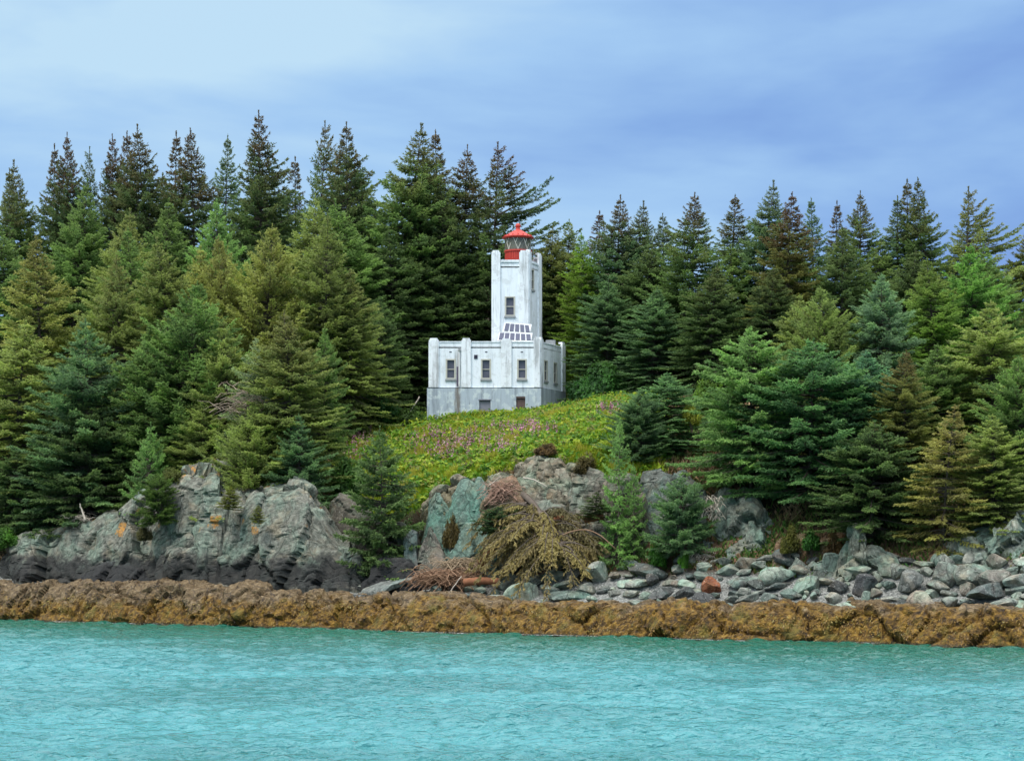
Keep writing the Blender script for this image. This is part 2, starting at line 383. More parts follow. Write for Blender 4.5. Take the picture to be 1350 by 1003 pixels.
while cx_ < 55:
    cx_ += rr.uniform(.8, 7.5); dp, wdt, sl = rr.uniform(.08, .42), rr.uniform(.04, .10), rr.uniform(-.8, .8)
    xx = P2[:, :, 0]-(cx_+sl*(P2[:, :, 2]-1)+.18*np.sin(P2[:, :, 2]*3+cx_)); g_ = np.exp(-(xx/wdt)**2)*dp*np.clip(P2[:, :, 2]+.4, 0, 1)
    P2 = P2-N*g_[:, :, None]
tag(link('shore_ledge_terrain', mesh_np('shore_ledge', P2.reshape(-1, 3), Q, mat=M_LEDGE, smooth=False)), kind='structure')
rng = np.random.default_rng(14); jz = np.argmin(np.abs(P2[:, :, 2]-.05)+(np.arange(len(tv)) > 34)*9, axis=1); fe = P2[np.arange(len(lx)), jz]; fe = fe[np.abs(fe[:, 0]) < 48]
fi = rng.integers(0, len(fe), 2600); dn2 = fbm(fe[fi]*.35, 3, 15); fi = fi[(dn2 > -.02)]; k = len(fi)
c0 = fe[fi]+np.stack([rng.normal(0, .05, k), -np.abs(rng.normal(.12, .22, k)), np.zeros(k)], 1); c0[:, 2] = .075
a1 = rng.uniform(.03, .14, (k, 1))*np.array([1, -.5, 0]); b1 = rng.uniform(.02, .05, (k, 1))*np.array([.3, 1, 0])
V = np.stack([c0-a1, c0-b1, c0+a1, c0+b1], 1).reshape(-1, 3)
tag(link('sea_foam', mesh_np('sea_foam', V, np.arange(4*k).reshape(-1, 4), mat=plain('white_foam', (.75, .78, .76), .7, .1))), 'thin broken flecks of foam along the foot of the weedy ledge', 'foam', kind='stuff')
# hanging rockweed fronds on the ledge
fl = P2.reshape(-1, 3); fn = N.reshape(-1, 3)
ok = (fl[:, 2] > -.1) & (fl[:, 2] < 1.75+fbm(fl*.6, 3, 71)*1.6) & (np.abs(fl[:, 0]) < 47) & (np.tile(np.arange(len(tv)), len(lx)) < 38)
idx = np.nonzero(ok)[0]; dens = fbm(fl[idx]*.8, 3, 72); idx = idx[dens > -.14]
idx = np.random.default_rng(7).choice(idx, min(len(idx), 48000), replace=False)
rng = np.random.default_rng(8); n = len(idx)
b0 = fl[idx]+rng.normal(0, .05, (n, 3))+fn[idx]*.02
dn = np.array([0, 0, -1])+fn[idx]*.35+rng.normal(0, .35, (n, 3)); dn /= np.linalg.norm(dn, axis=1, keepdims=True)
wv = np.cross(dn, fn[idx]+rng.normal(0, .4, (n, 3))); wv /= np.linalg.norm(wv, axis=1, keepdims=True)+1e-9
L = rng.uniform(.06, .16, (n, 1)); W = rng.uniform(.012, .032, (n, 1))
V = np.stack([b0-wv*W*.5, b0+wv*W*.5, b0+dn*L+fn[idx]*.05+wv*W, b0+dn*L+fn[idx]*.05-wv*W], 1).reshape(-1, 3)
at_ = np.repeat(np.stack([np.clip(.5+fbm(b0*.7, 3, 73)*1.3+rng.normal(0, .2, n), 0, 1)]*3, 1), 4, 0)
m, t = new_mat('rockweed_fronds'); a = attr_col(t)
finish(t, t.ramp(a.outputs[0], [(0, (.035, .018, .004)), (.4, (.15, .075, .010)), (.7, (.29, .172, .024)), (1, (.20, .17, .03))]), .45, spec=.4)
M_WEED = m
tag(link('rockweed', mesh_np('rockweed', V, np.arange(4*n).reshape(-1, 4), mat=M_WEED, attr=at_)), 'golden brown rockweed hanging over the face of the tidal ledge', 'seaweed', kind='stuff')

# ------------------------------------------------------------------ crags and cliff faces
CR_V = np.array([0, .08, .50, .62, .72, .82, 1.0]); CR_G = np.array([-.18, 0, .80, .95, 1.0, .93, -.25]); CR_D = np.array([-.02, 0, .30, .52, .78, 1.0, 1.25])
def crag(name, label, prof, bot, s, depth, cat='rock', col=(1, 1, 1), mat=None, amps=((3.6, .85, 'b'), (1.4, .22, 'b'), (.5, .06, 'b'), (.3, .02, 'f')), seed=1, res=.13, group=None, lean=0.0, sharp=False):
    prof = np.array(prof, float); px = prof[:, 0]
    s = s-(.8 if s > 7 else 0); Ym = shoreY(px.mean())+s; wid = (px[-1]-px[0])/FPX*Ym; nu = max(24, int(wid/res)); 
    u = np.linspace(0, 1, nu); upx = np.interp(u, np.linspace(0, 1, len(px)), px)*(.9 if sharp else .5)+np.interp(u, [0, 1], [px[0], px[-1]])*(.1 if sharp else .5)
    top = np.interp(upx, px, prof[:, 1])
    bt = np.interp(upx, [b[0] for b in bot], [b[1] for b in bot]) if not isinstance(bot, (int, float)) else np.full(nu, float(bot))
    hmax = (bt-top).max()/FPX*Ym; nv = int(max(30, (hmax*1.9+depth)/res)); v = np.linspace(0, 1, nv)
    G = np.interp(v, CR_V, CR_G); D = np.interp(v, CR_V, CR_D)
    e = np.clip(4*u*(1-u), 0, 1)**(.06 if sharp == 1 else .14 if sharp else .25)*.85+.15
    if sharp == 1: G = np.interp(v, [0, .08, .66, .72, .80, 1], [-.18, 0, .97, 1, .95, -.25]); D = np.interp(v, [0, .08, .66, .72, .80, 1], [0, 0, .45, .75, 1.0, 1.2])
    P = np.zeros((nu, nv, 3)); Yf = np.array([shoreY(p) for p in upx])+s
    zt = EYE+(HOR-top)/FPX*(Yf+depth*.75); zb = EYE+(HOR-bt)/FPX*Yf
    bulge = (1-e)*depth*.9
    for j in range(nv):
        yy = Yf+bulge+D[j]*depth*e+lean*np.clip(G[j], 0, 1)*(zt-zb)
        zz = zb+(zt-zb)*G[j]-(0.6 if G[j] < 0 else 0)
        P[:, j, 0] = (upx-CX)/FPX*Yf; P[:, j, 1] = yy; P[:, j, 2] = zz
    P2, Q, N = grid_rock(name, P, amps, seed, mat, (1, .9, .7), .25)
    o = link(name, mesh_np(name, P2.reshape(-1, 3), Q, mat=mat or M_ROCK))
    o.color = tuple(col)+(1,)
    return tag(o, label, cat, group)
OUT = 'crags of the left outcrop'
crag('rock_crag', 'long low grey rock shoulder with bleached dead branch, left part of the outcrop',
     [(-12, 735), (8, 722), (20, 705), (30, 702), (60, 700), (75, 690), (110, 688), (125, 672), (150, 663), (168, 652), (176, 642), (195, 640), (207, 655), (225, 700), (240, 740), (255, 770)], 772, 5.3, 5.5, mat=M_OUT, col=(1.06, 1.06, .95), sharp=2, seed=11, group=OUT)
crag('rock_crag', 'tall grey spire with pale tan summit, highest crag of the outcrop',
     [(165, 768), (180, 700), (195, 650), (213, 627), (235, 617), (248, 614), (262, 612), (285, 614), (308, 622), (317, 636), (326, 664), (318, 700), (302, 740), (290, 770)], 772, 4.8, 5.5, mat=M_OUT, col=(1.06, 1.06, .95), sharp=2, seed=12, group=OUT)
crag('rock_crag', 'big square topped grey rock block with black base, right of the spire',
     [(266, 772), (272, 735), (282, 700), (292, 670), (300, 664), (314, 664), (321, 641), (335, 634), (345, 631), (365, 630), (388, 631), (402, 639), (412, 655), (425, 675), (436, 695), (443, 703), (458, 706), (466, 720), (474, 745), (482, 775)], 775, 4.4, 6.5, mat=M_OUT, col=(1.06, 1.06, .95), sharp=2, seed=13, group=OUT)
crag('rock_crag', 'low grey saddle joining the tall spire to the square block', [(215, 772), (228, 680), (245, 650), (275, 640), (305, 642), (332, 650), (350, 690), (362, 772)], 774, 5.3, 4.5, mat=M_OUT, col=(1.06, 1.06, .95), sharp=2, seed=19, group=OUT)
crag('rock_crag', 'rounded grey lobe leaning against the foot of the tall spire',
     [(205, 772), (212, 730), (224, 700), (240, 690), (258, 692), (268, 705), (272, 740), (276, 772)], 774, 4.0, 3.0, mat=M_OUT, col=(1.06, 1.06, .95), sharp=2, seed=14, group=OUT)
crag('rock_crag', 'low black rock hump at the foot of the long grey shoulder',
     [(95, 770), (110, 752), (130, 742), (150, 738), (165, 740), (185, 752), (200, 770)], 772, 4.0, 2.5, mat=M_OUT, col=(.5, .5, .52), seed=15, group=OUT)
crag('rock_crag', 'black wet rock beside the right foot of the square outcrop block',
     [(470, 775), (480, 748), (492, 738), (510, 735), (530, 738), (545, 748), (552, 768)], 776, 5.2, 3.0, mat=M_OUT, col=(.28, .28, .30), seed=16, group=OUT)
GS = (.66, .98, .88)
FB = ((2.4, .26, 'b'), (.9, .09, 'b'), (.4, .03, 'f'))
crag('cliff_rock', 'narrow leaf shaped green slab at the left of the bare cliff', [(558, 728), (559, 690), (563, 662), (571, 647), (580, 649), (592, 662), (606, 690), (612, 730)], 732, 9.9, 1.6, 'cliff', GS, amps=FB, sharp=2, lean=.30, seed=21)
crag('cliff_rock', 'tall smooth grey green slab below the meadow, right of the leaf shaped slab', [(578, 738), (588, 695), (594, 660), (599, 638), (606, 628), (617, 626), (625, 631), (631, 628), (640, 642), (650, 664), (656, 695), (660, 738)], 738, 9.5, 1.8, 'cliff', GS, amps=FB, sharp=2, lean=.28, seed=22)
crag('cliff_rock', 'small upright grey block under the round young spruce', [(530, 738), (532, 703), (540, 699), (548, 702), (552, 738)], 740, 8.6, 1.6, 'cliff', (.85, .88, .9), amps=FB, sharp=True, seed=23)
crag('cliff_rock', 'brownish rock rib at the foot of the leaf shaped slab', [(550, 742), (558, 712), (566, 694), (574, 700), (584, 722), (590, 742)], 744, 8.3, 1.8, 'cliff', (.85, .75, .68), amps=FB, sharp=True, seed=24)
crag('cliff_rock', 'pale knobbly rock head under the meadow edge, top of the bare cliff', [(680, 668), (683, 620), (692, 606), (706, 599), (722, 596), (736, 601), (748, 610), (758, 640), (756, 668)], 690, 11.1, 3.0, 'cliff', (1.35, 1.2, 1.0), sharp=2, seed=25)
crag('cliff_rock', 'dark brown grey cliff face right of the pale rock head', [(728, 692), (740, 640), (750, 614), (768, 616), (790, 622), (803, 634), (806, 662), (800, 692)], 712, 10.8, 3.0, 'cliff', (.95, .86, .76), sharp=2, seed=26)
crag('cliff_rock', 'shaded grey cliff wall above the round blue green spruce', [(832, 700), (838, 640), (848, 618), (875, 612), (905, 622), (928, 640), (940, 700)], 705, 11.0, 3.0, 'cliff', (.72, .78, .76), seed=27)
crag('cliff_rock', 'mint green and rust streaked cliff face under the broad spruces', [(922, 758), (934, 715), (944, 692), (950, 664), (966, 650), (980, 658), (994, 650), (1008, 670), (1022, 676), (1030, 700), (1044, 708), (1056, 735), (1064, 758)], 756, 9.5, 3.4, 'cliff', (1.0, 1.1, 1.0), sharp=2, seed=48, lean=.25, amps=((2.6, .8, 'b'), (1.1, .34, 'b'), (.5, .10, 'b'), (.3, .03, 'f')))
crag('cliff_rock', 'broad pale green rock bank below the trees at the right edge', [(1230, 770), (1244, 732), (1260, 714), (1285, 702), (1310, 692), (1335, 684), (1365, 676), (1395, 670), (1430, 690), (1450, 765)], 768, 7.6, 4.0, 'cliff', (1.1, 1.18, 1.08), sharp=2, seed=29)
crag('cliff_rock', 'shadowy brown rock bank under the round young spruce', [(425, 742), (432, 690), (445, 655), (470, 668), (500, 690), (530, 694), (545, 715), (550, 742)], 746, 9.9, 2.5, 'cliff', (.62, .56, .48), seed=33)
crag('cliff_rock', 'grey brown rock face mostly hidden behind the fallen spruce', [(634, 742), (640, 690), (652, 668), (690, 664), (730, 672), (770, 684), (820, 682), (832, 742)], 746, 9.6, 2.6, 'cliff', (.85, .78, .70), seed=34)
crag('cliff_rock', 'dark earthy rock bank under the spruces left of the pinnacle', [(1020, 745), (1026, 712), (1050, 700), (1090, 705), (1120, 702), (1180, 715), (1235, 722), (1245, 752)], 756, 9.0, 2.4, 'cliff', (1.15, .72, .46), sharp=2, seed=35)
crag('cliff_rock', 'long fractured tan and grey cliff band running under the lower edge of the meadow', [(545, 750), (553, 668), (575, 648), (600, 634), (640, 634), (680, 626), (700, 610), (740, 606), (790, 620), (830, 624), (858, 638), (870, 750)], 752, 11.0, 3.0, 'cliff', (1.0, .86, .68), sharp=2, seed=39, amps=((4.0, .9, 'b'), (1.5, .45, 'b'), (.6, .14, 'b'), (.3, .04, 'f')))
crag('cliff_rock', 'red brown earth face with torn roots between the tall green slab and pale rock head', [(628, 742), (634, 660), (642, 640), (655, 630), (675, 628), (690, 640), (700, 680), (704, 742)], 746, 10.3, 2.6, 'cliff', (1.0, .66, .46), sharp=2, seed=36)
crag('cliff_rock', 'olive brown rubble face behind the two green slabs', [(545, 742), (552, 672), (562, 652), (590, 640), (612, 634), (640, 640), (655, 742)], 746, 10.6, 2.6, 'cliff', (.8, .68, .46), sharp=2, seed=37)
crag('cliff_rock', 'weathered brown face under the thin light green spruce', [(792, 742), (798, 650), (808, 630), (830, 626), (850, 640), (858, 742)], 746, 10.4, 2.6, 'cliff', (.85, .74, .62), sharp=2, seed=38)
crag('rock_pinnacle', 'pointed pale green rock pinnacle rising from the right boulder beach', [(1104, 772), (1111, 738), (1121, 714), (1131, 694), (1135, 695), (1145, 720), (1162, 733), (1180, 740), (1194, 770)], 774, 6.2, 1.8, 'rock', (1.15, 1.2, 1.05), sharp=1, seed=30)
crag('rock_ridge', 'low jagged green slab ridge left of the pointed pinnacle', [(1030, 778), (1040, 745), (1048, 722), (1056, 724), (1070, 738), (1090, 745), (1108, 758), (1115, 778)], 780, 6.6, 2.2, 'rock', (1.0, 1.08, 1.0), seed=31)
crag('rock_ridge', 'grey ledge of broken rock under the mint green cliff face', [(905, 762), (925, 750), (960, 748), (990, 742), (1015, 738), (1035, 748), (1045, 772)], 774, 7.4, 2.4, 'rock', (.95, .98, .92), seed=32)

# ------------------------------------------------------------------ boulders
def poly_rock(seed, sub=4, n=15, flat=.75):
    bm = bmesh.new(); bmesh.ops.create_icosphere(bm, subdivisions=sub, radius=1.0)
    D = np.array([v.co[:] for v in bm.verts]); F = np.array([[v.index for v in f.verts] for f in bm.faces]); bm.free()
    r = np.random.default_rng(seed); N = r.normal(size=(n, 3)); N /= np.linalg.norm(N, axis=1, keepdims=True)
    dd = r.uniform(.50, .95, n); dot = D@N.T; rad = np.where(dot > .05, dd/np.maximum(dot, .05), 9)
    k = 70.0; R = -np.log(np.exp(-k*np.minimum(rad, 3)).sum(1))/k
    P = D*np.clip(R, .3, 1.25)[:, None]*np.array([1.15, .9, flat])
    P += D*(fbm(P*2.6, 4, seed)*.10)[:, None]
    return mesh_np('boulder', P, tris=F, mat=M_BOULD)
BOULD = [poly_rock(s, 4, n_, f_) for s, n_, f_ in ((1, 11, .75), (2, 9, .65), (3, 13, .9), (4, 10, .55), (5, 12, .8), (6, 8, .7), (7, 14, .95), (8, 10, .5))]
GRP_B = 'boulders on the beach'
def boulder(px, py, wpx, hr, s, col, label, kind=0, rot=None, rnd=random.Random(1)):
    """px, py: base of the boulder in the photo, s: distance up the shore"""
    Y = shoreY(px)+s; x = (px-CX)/FPX*Y; w_ = wpx/FPX*Y*.5
    o = link('boulder', BOULD[kind % len(BOULD)])
    g = gz(x, Y); o.location = (x, Y, g+w_*hr*.45)
    o.scale = (w_, w_*.9, w_*hr/.75); o.rotation_euler = (rnd.uniform(-.3, .3), rnd.uniform(-.3, .3), rot if rot is not None else rnd.uniform(0, 6.28))
    o.color = tuple(min(1.9, x*1.3) for x in col)+(1,)
    return tag(o, label, 'boulder', GRP_B)
def s_for(px, py):                     # where the beach is seen at photo height py
    best, bs = 1e9, 3
    for k in range(60):
        s = 2.0+k*.15; Y = shoreY(px)+s; x = (px-CX)/FPX*Y
        e = abs(HOR-FPX*(gz(x, Y)-EYE)/Y-py)
        if e < best: best, bs = e, s
    return bs
KEY = [(940, 782, 32, .75, (1.15, .42, .24), 'rust red boulder with dark streaks on the grey beach'),
       (752, 794, 44, .36, (.62, .78, .74), 'flat dark green slab boulder under the middle of the fallen spruce'),
       (727, 785, 30, .45, (.9, 1.05, .98), 'pale green boulder leaning on the left of the flat dark slab'),
       (512, 784, 56, .42, (.75, .8, .8), 'smooth grey whale backed boulder right of the black wet rock'),
       (835, 752, 22, .6, (1.5, 1.55, 1.45), 'small whitish boulder just right of the fallen spruce'),
       (1022, 768, 40, .6, (1.25, 1.4, 1.25), 'big pale mint boulder left of the low jagged ridge'),
       (1135, 786, 34, .75, (.42, .42, .46), 'dark charcoal angular boulder below the pointed pinnacle'),
       (1128, 764, 46, .62, (1.1, 1.2, 1.05), 'broad lichen spotted boulder at the foot of the pointed pinnacle'),
       (1246, 768, 40, .85, (1.0, .95, .9), 'tall rounded pinkish grey boulder under the olive spruce'),
       (1290, 772, 46, .8, (.95, 1.0, .92), 'large lichen speckled boulder below the right rock bank'),
       (1312, 776, 44, .8, (.85, .78, .72), 'brownish egg shaped boulder below the right rock bank'),
       (1342, 776, 36, .9, (1.05, 1.05, 1.02), 'round light grey boulder at the right edge of the photo'),
       (1305, 792, 58, .36, (.5, .52, .54), 'long flat dark slab boulder among pale stones at lower right'),
       (1218, 806, 36, .8, (1.25, 1.05, .9), 'pinkish tan upright boulder on the ledge edge at lower right'),
       (1198, 782, 44, .6, (.72, .76, .76), 'slate grey boulder with a pale speckled left side, right of the charcoal boulder'),
       (500, 762, 52, .5, (1.0, 1.02, 1.0), 'light grey broken boulder behind the black wet rock'),
       (1062, 782, 40, .7, (.85, .98, .88), 'streaked upright green boulder below the low jagged ridge'),
       (855, 762, 46, .5, (.42, .45, .45), 'dark wedge shaped boulder right of the fallen spruce tips')]
ri = random.Random(5); placed = []
for i, (px, py, wp, hr, c, lb) in enumerate(KEY):
    s = s_for(px, py-wp*.1); boulder(px, py, wp, hr, s, c, lb, i); placed.append((px, py-wp*hr*.3, wp))
SECT = [(475, 560, 'by the black wet rock'), (560, 640, 'by the red brush pile'), (640, 730, 'under the left half of the fallen spruce'), (730, 812, 'under the right half of the fallen spruce'),
        (812, 905, 'right of the fallen spruce'), (905, 985, 'around the rust red boulder'), (985, 1060, 'below the mint green cliff'), (1060, 1120, 'by the low jagged ridge'),
        (1120, 1190, 'by the pointed pinnacle'), (1190, 1255, 'right of the pinnacle'), (1255, 1320, 'below the right rock bank'), (1320, 1365, 'at the right photo edge')]
ORD = ['first', 'second', 'third', 'fourth', 'fifth', 'sixth', 'seventh', 'eighth', 'ninth', 'tenth', 'eleventh', 'twelfth', 'thirteenth', 'fourteenth', 'fifteenth', 'sixteenth']
SHADES = [((1.15, 1.25, 1.12), 'pale green'), ((.95, .98, .92), 'grey'), ((.68, .72, .7), 'slate grey'), ((.42, .43, .45), 'charcoal'), ((1.3, 1.32, 1.22), 'whitish'), ((1.0, .88, .78), 'pinkish grey')]
cand = []
for x0, x1, where in SECT:
    for row, (lo, hi, wmin, wmax) in enumerate(((736, 756, 18, 44), (757, 776, 20, 50), (777, 800, 16, 42))):
        tries = 0; got = []
        while tries < 90 and len(got) < (x1-x0)/7:
            tries += 1
            px = ri.uniform(x0, x1); sh = (px-900)/450*6; py = ri.uniform(lo, hi)+sh
            if 560 < px < 830 and row == 0: continue
            if px < 560 and row < 1: continue
            wp = ri.uniform(wmin, wmax)
            if any(abs(px-a)*.9 < (wp+b_)*.30 and abs(py-b) < (wp+b_)*.17 for a, b, b_ in placed): continue
            placed.append((px, py, wp)); got.append((px, py, wp))
        got.sort()
        for k, (px, py, wp) in enumerate(got): cand.append((px, py, wp, row, k, where))
for i, (px, py, wp, row, k, where) in enumerate(cand):
    c, cn = SHADES[ri.choice((0, 0, 1, 1, 2, 3, 4, 5))]; v = ri.uniform(.85, 1.12); c = tuple(x*v for x in c)
    lb = f'{cn} boulder {where}, {ORD[k]} from left, {("upper", "middle", "lower")[row]} row'
    boulder(px, py, wp, ri.uniform(.36, .72), s_for(px, py), c, lb, i*3+row)

for x0, x1, where in SECT:
    got = []
    for tries in range(200):
        px = ri.uniform(x0, x1); py = ri.uniform(744, 803)+(px-900)/450*6; wp = ri.uniform(8, 15)
        if (px < 640 and py < 770) or len(got) >= (x1-x0)/7: continue
        if any(abs(px-a)*.9 < (wp+b_)*.36 and abs(py-b) < (wp+b_)*.20 for a, b, b_ in placed): continue
        placed.append((px, py, wp)); got.append((px, py, wp))
    got.sort()
    for k, (px, py, wp) in enumerate(got):
        c, cn = SHADES[ri.choice((0, 0, 1, 1, 2, 4, 5))]
        o = boulder(px, py, wp, ri.uniform(.5, .8), s_for(px, py), c, f'small {cn} stone {where}, {ORD[min(k, 15)]} from left', k*5+1)
        o.name = 'beach_stone'; o['category'] = 'stone'; o['group'] = 'small stones on the beach'

# ------------------------------------------------------------------ spruces
def tubes(paths, nside=5):
    """paths: list of (points (k,3), radii (k)) -> verts, quads"""
    V, Q, off = [], [], 0
    ang = np.arange(nside)/nside*2*math.pi
    for p, r in paths:
        p = np.asarray(p, float); k = len(p); t_ = np.gradient(p, axis=0); t_ /= np.linalg.norm(t_, axis=1, keepdims=True)+1e-9
        ref = np.where(np.abs(t_[:, 2:3]) > .9, np.array([[1., 0, 0]]), np.array([[0, 0, 1.]]))
        a = np.cross(t_, ref); a /= np.linalg.norm(a, axis=1, keepdims=True)+1e-9; b = np.cross(t_, a)
        ring = p[:, None, :]+np.asarray(r)[:, None, None]*(a[:, None]*np.cos(ang)[None, :, None]+b[:, None]*np.sin(ang)[None, :, None])
        V.append(ring.reshape(-1, 3)); I = np.arange(k*nside).reshape(k, nside)+off
        J = np.roll(I, -1, 1); Q.append(np.stack([I[:-1], J[:-1], J[1:], I[1:]], -1).reshape(-1, 4)); off += k*nside
    return np.concatenate(V), np.concatenate(Q)
def blades(tw, rng, dens, bl, bw, up=.75):
    """tw: (start, dir, len, branch random, tip growth, height) rows -> blade quads with attributes"""
    st, dr, ln = tw[:, 0:3], tw[:, 3:6], tw[:, 6]; n = np.maximum(3, (ln*dens).astype(int)); i = np.repeat(np.arange(len(tw)), n)
    f = rng.random(len(i)); f = f**.8; p = st[i]+dr[i]*(ln[i]*f)[:, None]
    side = rng.normal(size=(len(i), 3)); a = dr[i]*rng.uniform(.7, 1.2, (len(i), 1))+side*.34; a[:, 2] -= .08
    a /= np.linalg.norm(a, axis=1, keepdims=True)
    nn = np.array([0, 0, up])+rng.normal(0, .45, (len(i), 3)); wv = np.cross(a, nn); wv /= np.linalg.norm(wv, axis=1, keepdims=True)+1e-9
    l = rng.uniform(.65, 1.25, (len(i), 1))*bl*np.clip(.55+(1-tw[i, 9:10])*5, 0, 1); w_ = rng.uniform(.7, 1.3, (len(i), 1))*bw
    V = np.stack([p-wv*w_*.35, p+wv*w_*.35, p+a*l*.62+wv*w_*.5, p+a*l, p+a*l*.62-wv*w_*.5], 1)
    V4 = np.stack([V[:, 0], V[:, 1], V[:, 2], V[:, 4]], 1); 
    A = np.stack([tw[i, 7], np.clip(tw[i, 8]*(.55+.6*f), 0, 1), tw[i, 9]], 1); A[:, 0] = np.clip(A[:, 0]+rng.normal(0, .06, len(i)), 0, 1)
    return V.reshape(-1, 3), np.repeat(A, 5, 0), len(i)
def spruce(seed, H, R, base=.05, p=.72, sp=(1.0, .55), nb=6, top=26, low=-16, droop=.38, tipup=.34, asym=0.0, gap=.0, dens=21, bl=.25, bw=.075, tw_sp=.21, flat_low=True, rmin=.09):
    rng = np.random.default_rng(seed); tws, limbs = [], []
    z = base*H; lean = rng.normal(0, .012, 2)
    tr = np.linspace(0, 1, 14); tp = np.stack([lean[0]*tr*tr*H*2, lean[1]*tr*tr*H*2, tr*H*.985], 1)
    limbs.append((tp, np.maximum(.012*H*(1-tr)**.9, .018)))
    while z < H*.972:
        t = (z/H-base)/(1-base); k = nb+rng.integers(-1, 2); ph = rng.random()*6.28
        if t > .9: k = max(3, k-2)
        for b in range(k):
            if rng.random() < gap*(.4+t): continue
            az = ph+b*6.283/k+rng.normal(0, .25)
            prof = (1-math.exp(-p*(1-t)))/(1-math.exp(-p))*min(1, .75+t*3)*min(1, .30+(1-t)*2.6)*(1+.16*math.sin(t*37+seed)*(1-t))
            L = R*prof*rng.uniform(.62, 1.18)*(1+asym*math.cos(az))+rmin
            if rng.random() < .05: L *= 1.25
            el = math.radians(low+(top-low)*t**1.4+rng.normal(0, 7)); ca, sa = math.cos(az), math.sin(az)
            z0 = z+rng.uniform(-.2, .2); tt = z0/H; cxy = np.array([lean[0]*tt*tt*H*2, lean[1]*tt*tt*H*2])
            def pt(u): return np.array([cxy[0]+ca*L*u, cxy[1]+sa*L*u, z0+L*(math.tan(el)*u-droop*u**1.6*(1-t)+tipup*u**3)])
            br = rng.random()*.75+.25*rng.random()
            us = np.linspace(0, 1, 6); pts = np.array([pt(u) for u in us])
            if L > .8: limbs.append((pts[:5], np.linspace(.018*L+.012, .008, 5)))
            nt = max(3, int(L*.86/tw_sp)); side = 1
            for q in range(nt):
                u = .22+.78*(q+rng.random()*.7)/nt
                if u > 1: u = 1
                for sgn in (-1, 1):
                    aa = az+sgn*math.radians(rng.uniform(26, 56)); tl = (min(.95, .21*L+.10)*(1.15-.75*u)+.06)*rng.uniform(.7, 1.25)
                    dz = math.tan(el)*.7-rng.uniform(.0, .85)*(1-t*.8)*(1.2-u*.8)+tipup*u*u*.9
                    d = np.array([math.cos(aa), math.sin(aa), dz]); d /= np.linalg.norm(d)
                    tws.append((*pt(u), *d, tl, br, .35+.6*u*rng.uniform(.5, 1), t))
            d = pts[-1]-pts[-2]; d /= np.linalg.norm(d); tws.append((*pts[-2], *d, L*.22+.10, br, 1.0, t))
        z += (sp[0]+(sp[1]-sp[0])*t)*rng.uniform(.7, 1.3)
    for q in range(4):
        f = .95+.012*q; tws.append((lean[0]*f*f*H*2, lean[1]*f*f*H*2, f*H, rng.normal(0, .03), rng.normal(0, .03), 1, H*(1.0-f)*.9, .5, .6, 1.0))
    for q in range(9):
        f = rng.uniform(.93, .975); a_ = rng.random()*6.28; tws.append((lean[0]*f*f*H*2, lean[1]*f*f*H*2, f*H, math.cos(a_)*.8, math.sin(a_)*.8, .45, .012*H*(1-f)/.05+.12, .5, .7, 1.0))
    V, A, n = blades(np.array(tws), rng, dens, bl, bw)
    I = np.arange(n)*5; Q = np.stack([I, I+1, I+2, I+4], 1); T = np.stack([I+4, I+2, I+3], 1)
    tv_, tq = tubes(limbs, 5)
    return mesh_np('crown', V, Q, T, M_NEEDLE, attr=A), mesh_np('trunk', tv_, tq, mat=M_BARK, smooth=True), H, R
PROTO = {
    'slimA': spruce(1, 26, 3.6, p=2.6, gap=.06, droop=.5, top=14, tipup=.3, asym=.1, sp=(.75, .40), nb=8), 'slimB': spruce(2, 26, 3.6, p=2.2, gap=.16, droop=.32, low=-12, top=16, tipup=.2, asym=.25, sp=(.85, .42), nb=8),
    'tallA': spruce(3, 26, 4.9, p=2.9, droop=.42, top=14, tipup=.26, nb=10, sp=(.85, .40)), 'tallB': spruce(4, 26, 5.3, p=2.5, droop=.28, low=-10, top=20, tipup=.22, gap=.04, asym=.15, nb=10, sp=(.85, .40)), 'tallC': spruce(5, 24, 4.7, p=2.6, droop=.5, low=-20, top=8, tipup=.34, gap=.03, nb=10, sp=(.85, .40)),
    'wind': spruce(6, 26, 5.6, p=3.0, gap=.26, asym=.6, low=-4, top=22, droop=.22, tipup=.2, nb=9, sp=(.9, .48)), 'broadA': spruce(7, 18, 5.4, p=2.0, droop=.28, low=-10, top=14, tipup=.2, sp=(.74, .42), nb=11),
    'broadB': spruce(8, 18, 5.8, p=2.3, droop=.22, low=-2, top=24, tipup=.28, sp=(.74, .42), nb=11), 'flatA': spruce(9, 14, 5.6, base=.13, p=2.6, droop=.14, low=-6, top=14, sp=(.74, .42), tipup=.12, nb=13),
    'youngA': spruce(10, 9, 3.0, p=1.5, sp=(.48, .32), droop=.2, low=-4, top=18, tipup=.16, bl=.22, bw=.07, tw_sp=.16, dens=22, nb=9), 'youngB': spruce(11, 9, 2.8, p=1.2, sp=(.50, .32), droop=.18, low=0, top=22, tipup=.16, bl=.22, bw=.07, tw_sp=.16, dens=22, gap=.05, nb=8),
    'thin': spruce(12, 10, 2.2, p=1.8, sp=(.58, .40), gap=.18, droop=.3, top=16, bl=.22, bw=.07, tw_sp=.17, nb=8), 'open': spruce(13, 13, 4.4, base=.04, p=1.8, sp=(1.1, .55), gap=.10, droop=.22, low=-6, top=14, nb=9, tipup=.12),
    'mound': spruce(14, 6, 4.0, base=.0, p=3.2, sp=(.42, .3), droop=.24, low=0, top=18, tipup=.16, bl=.22, bw=.07, tw_sp=.17, nb=10)}
DK, MD, OL, YL, LT, BL, BR = (.125, .185, .072), (.185, .275, .088), (.29, .325, .105), (.38, .375, .115), (.23, .36, .12), (.155, .25, .125), (.11, .075, .045)
rt = random.Random(21)
LB_, RB_, CF = 'spruces on the left slope', 'spruces on the right slope', 'spruces along the shore'
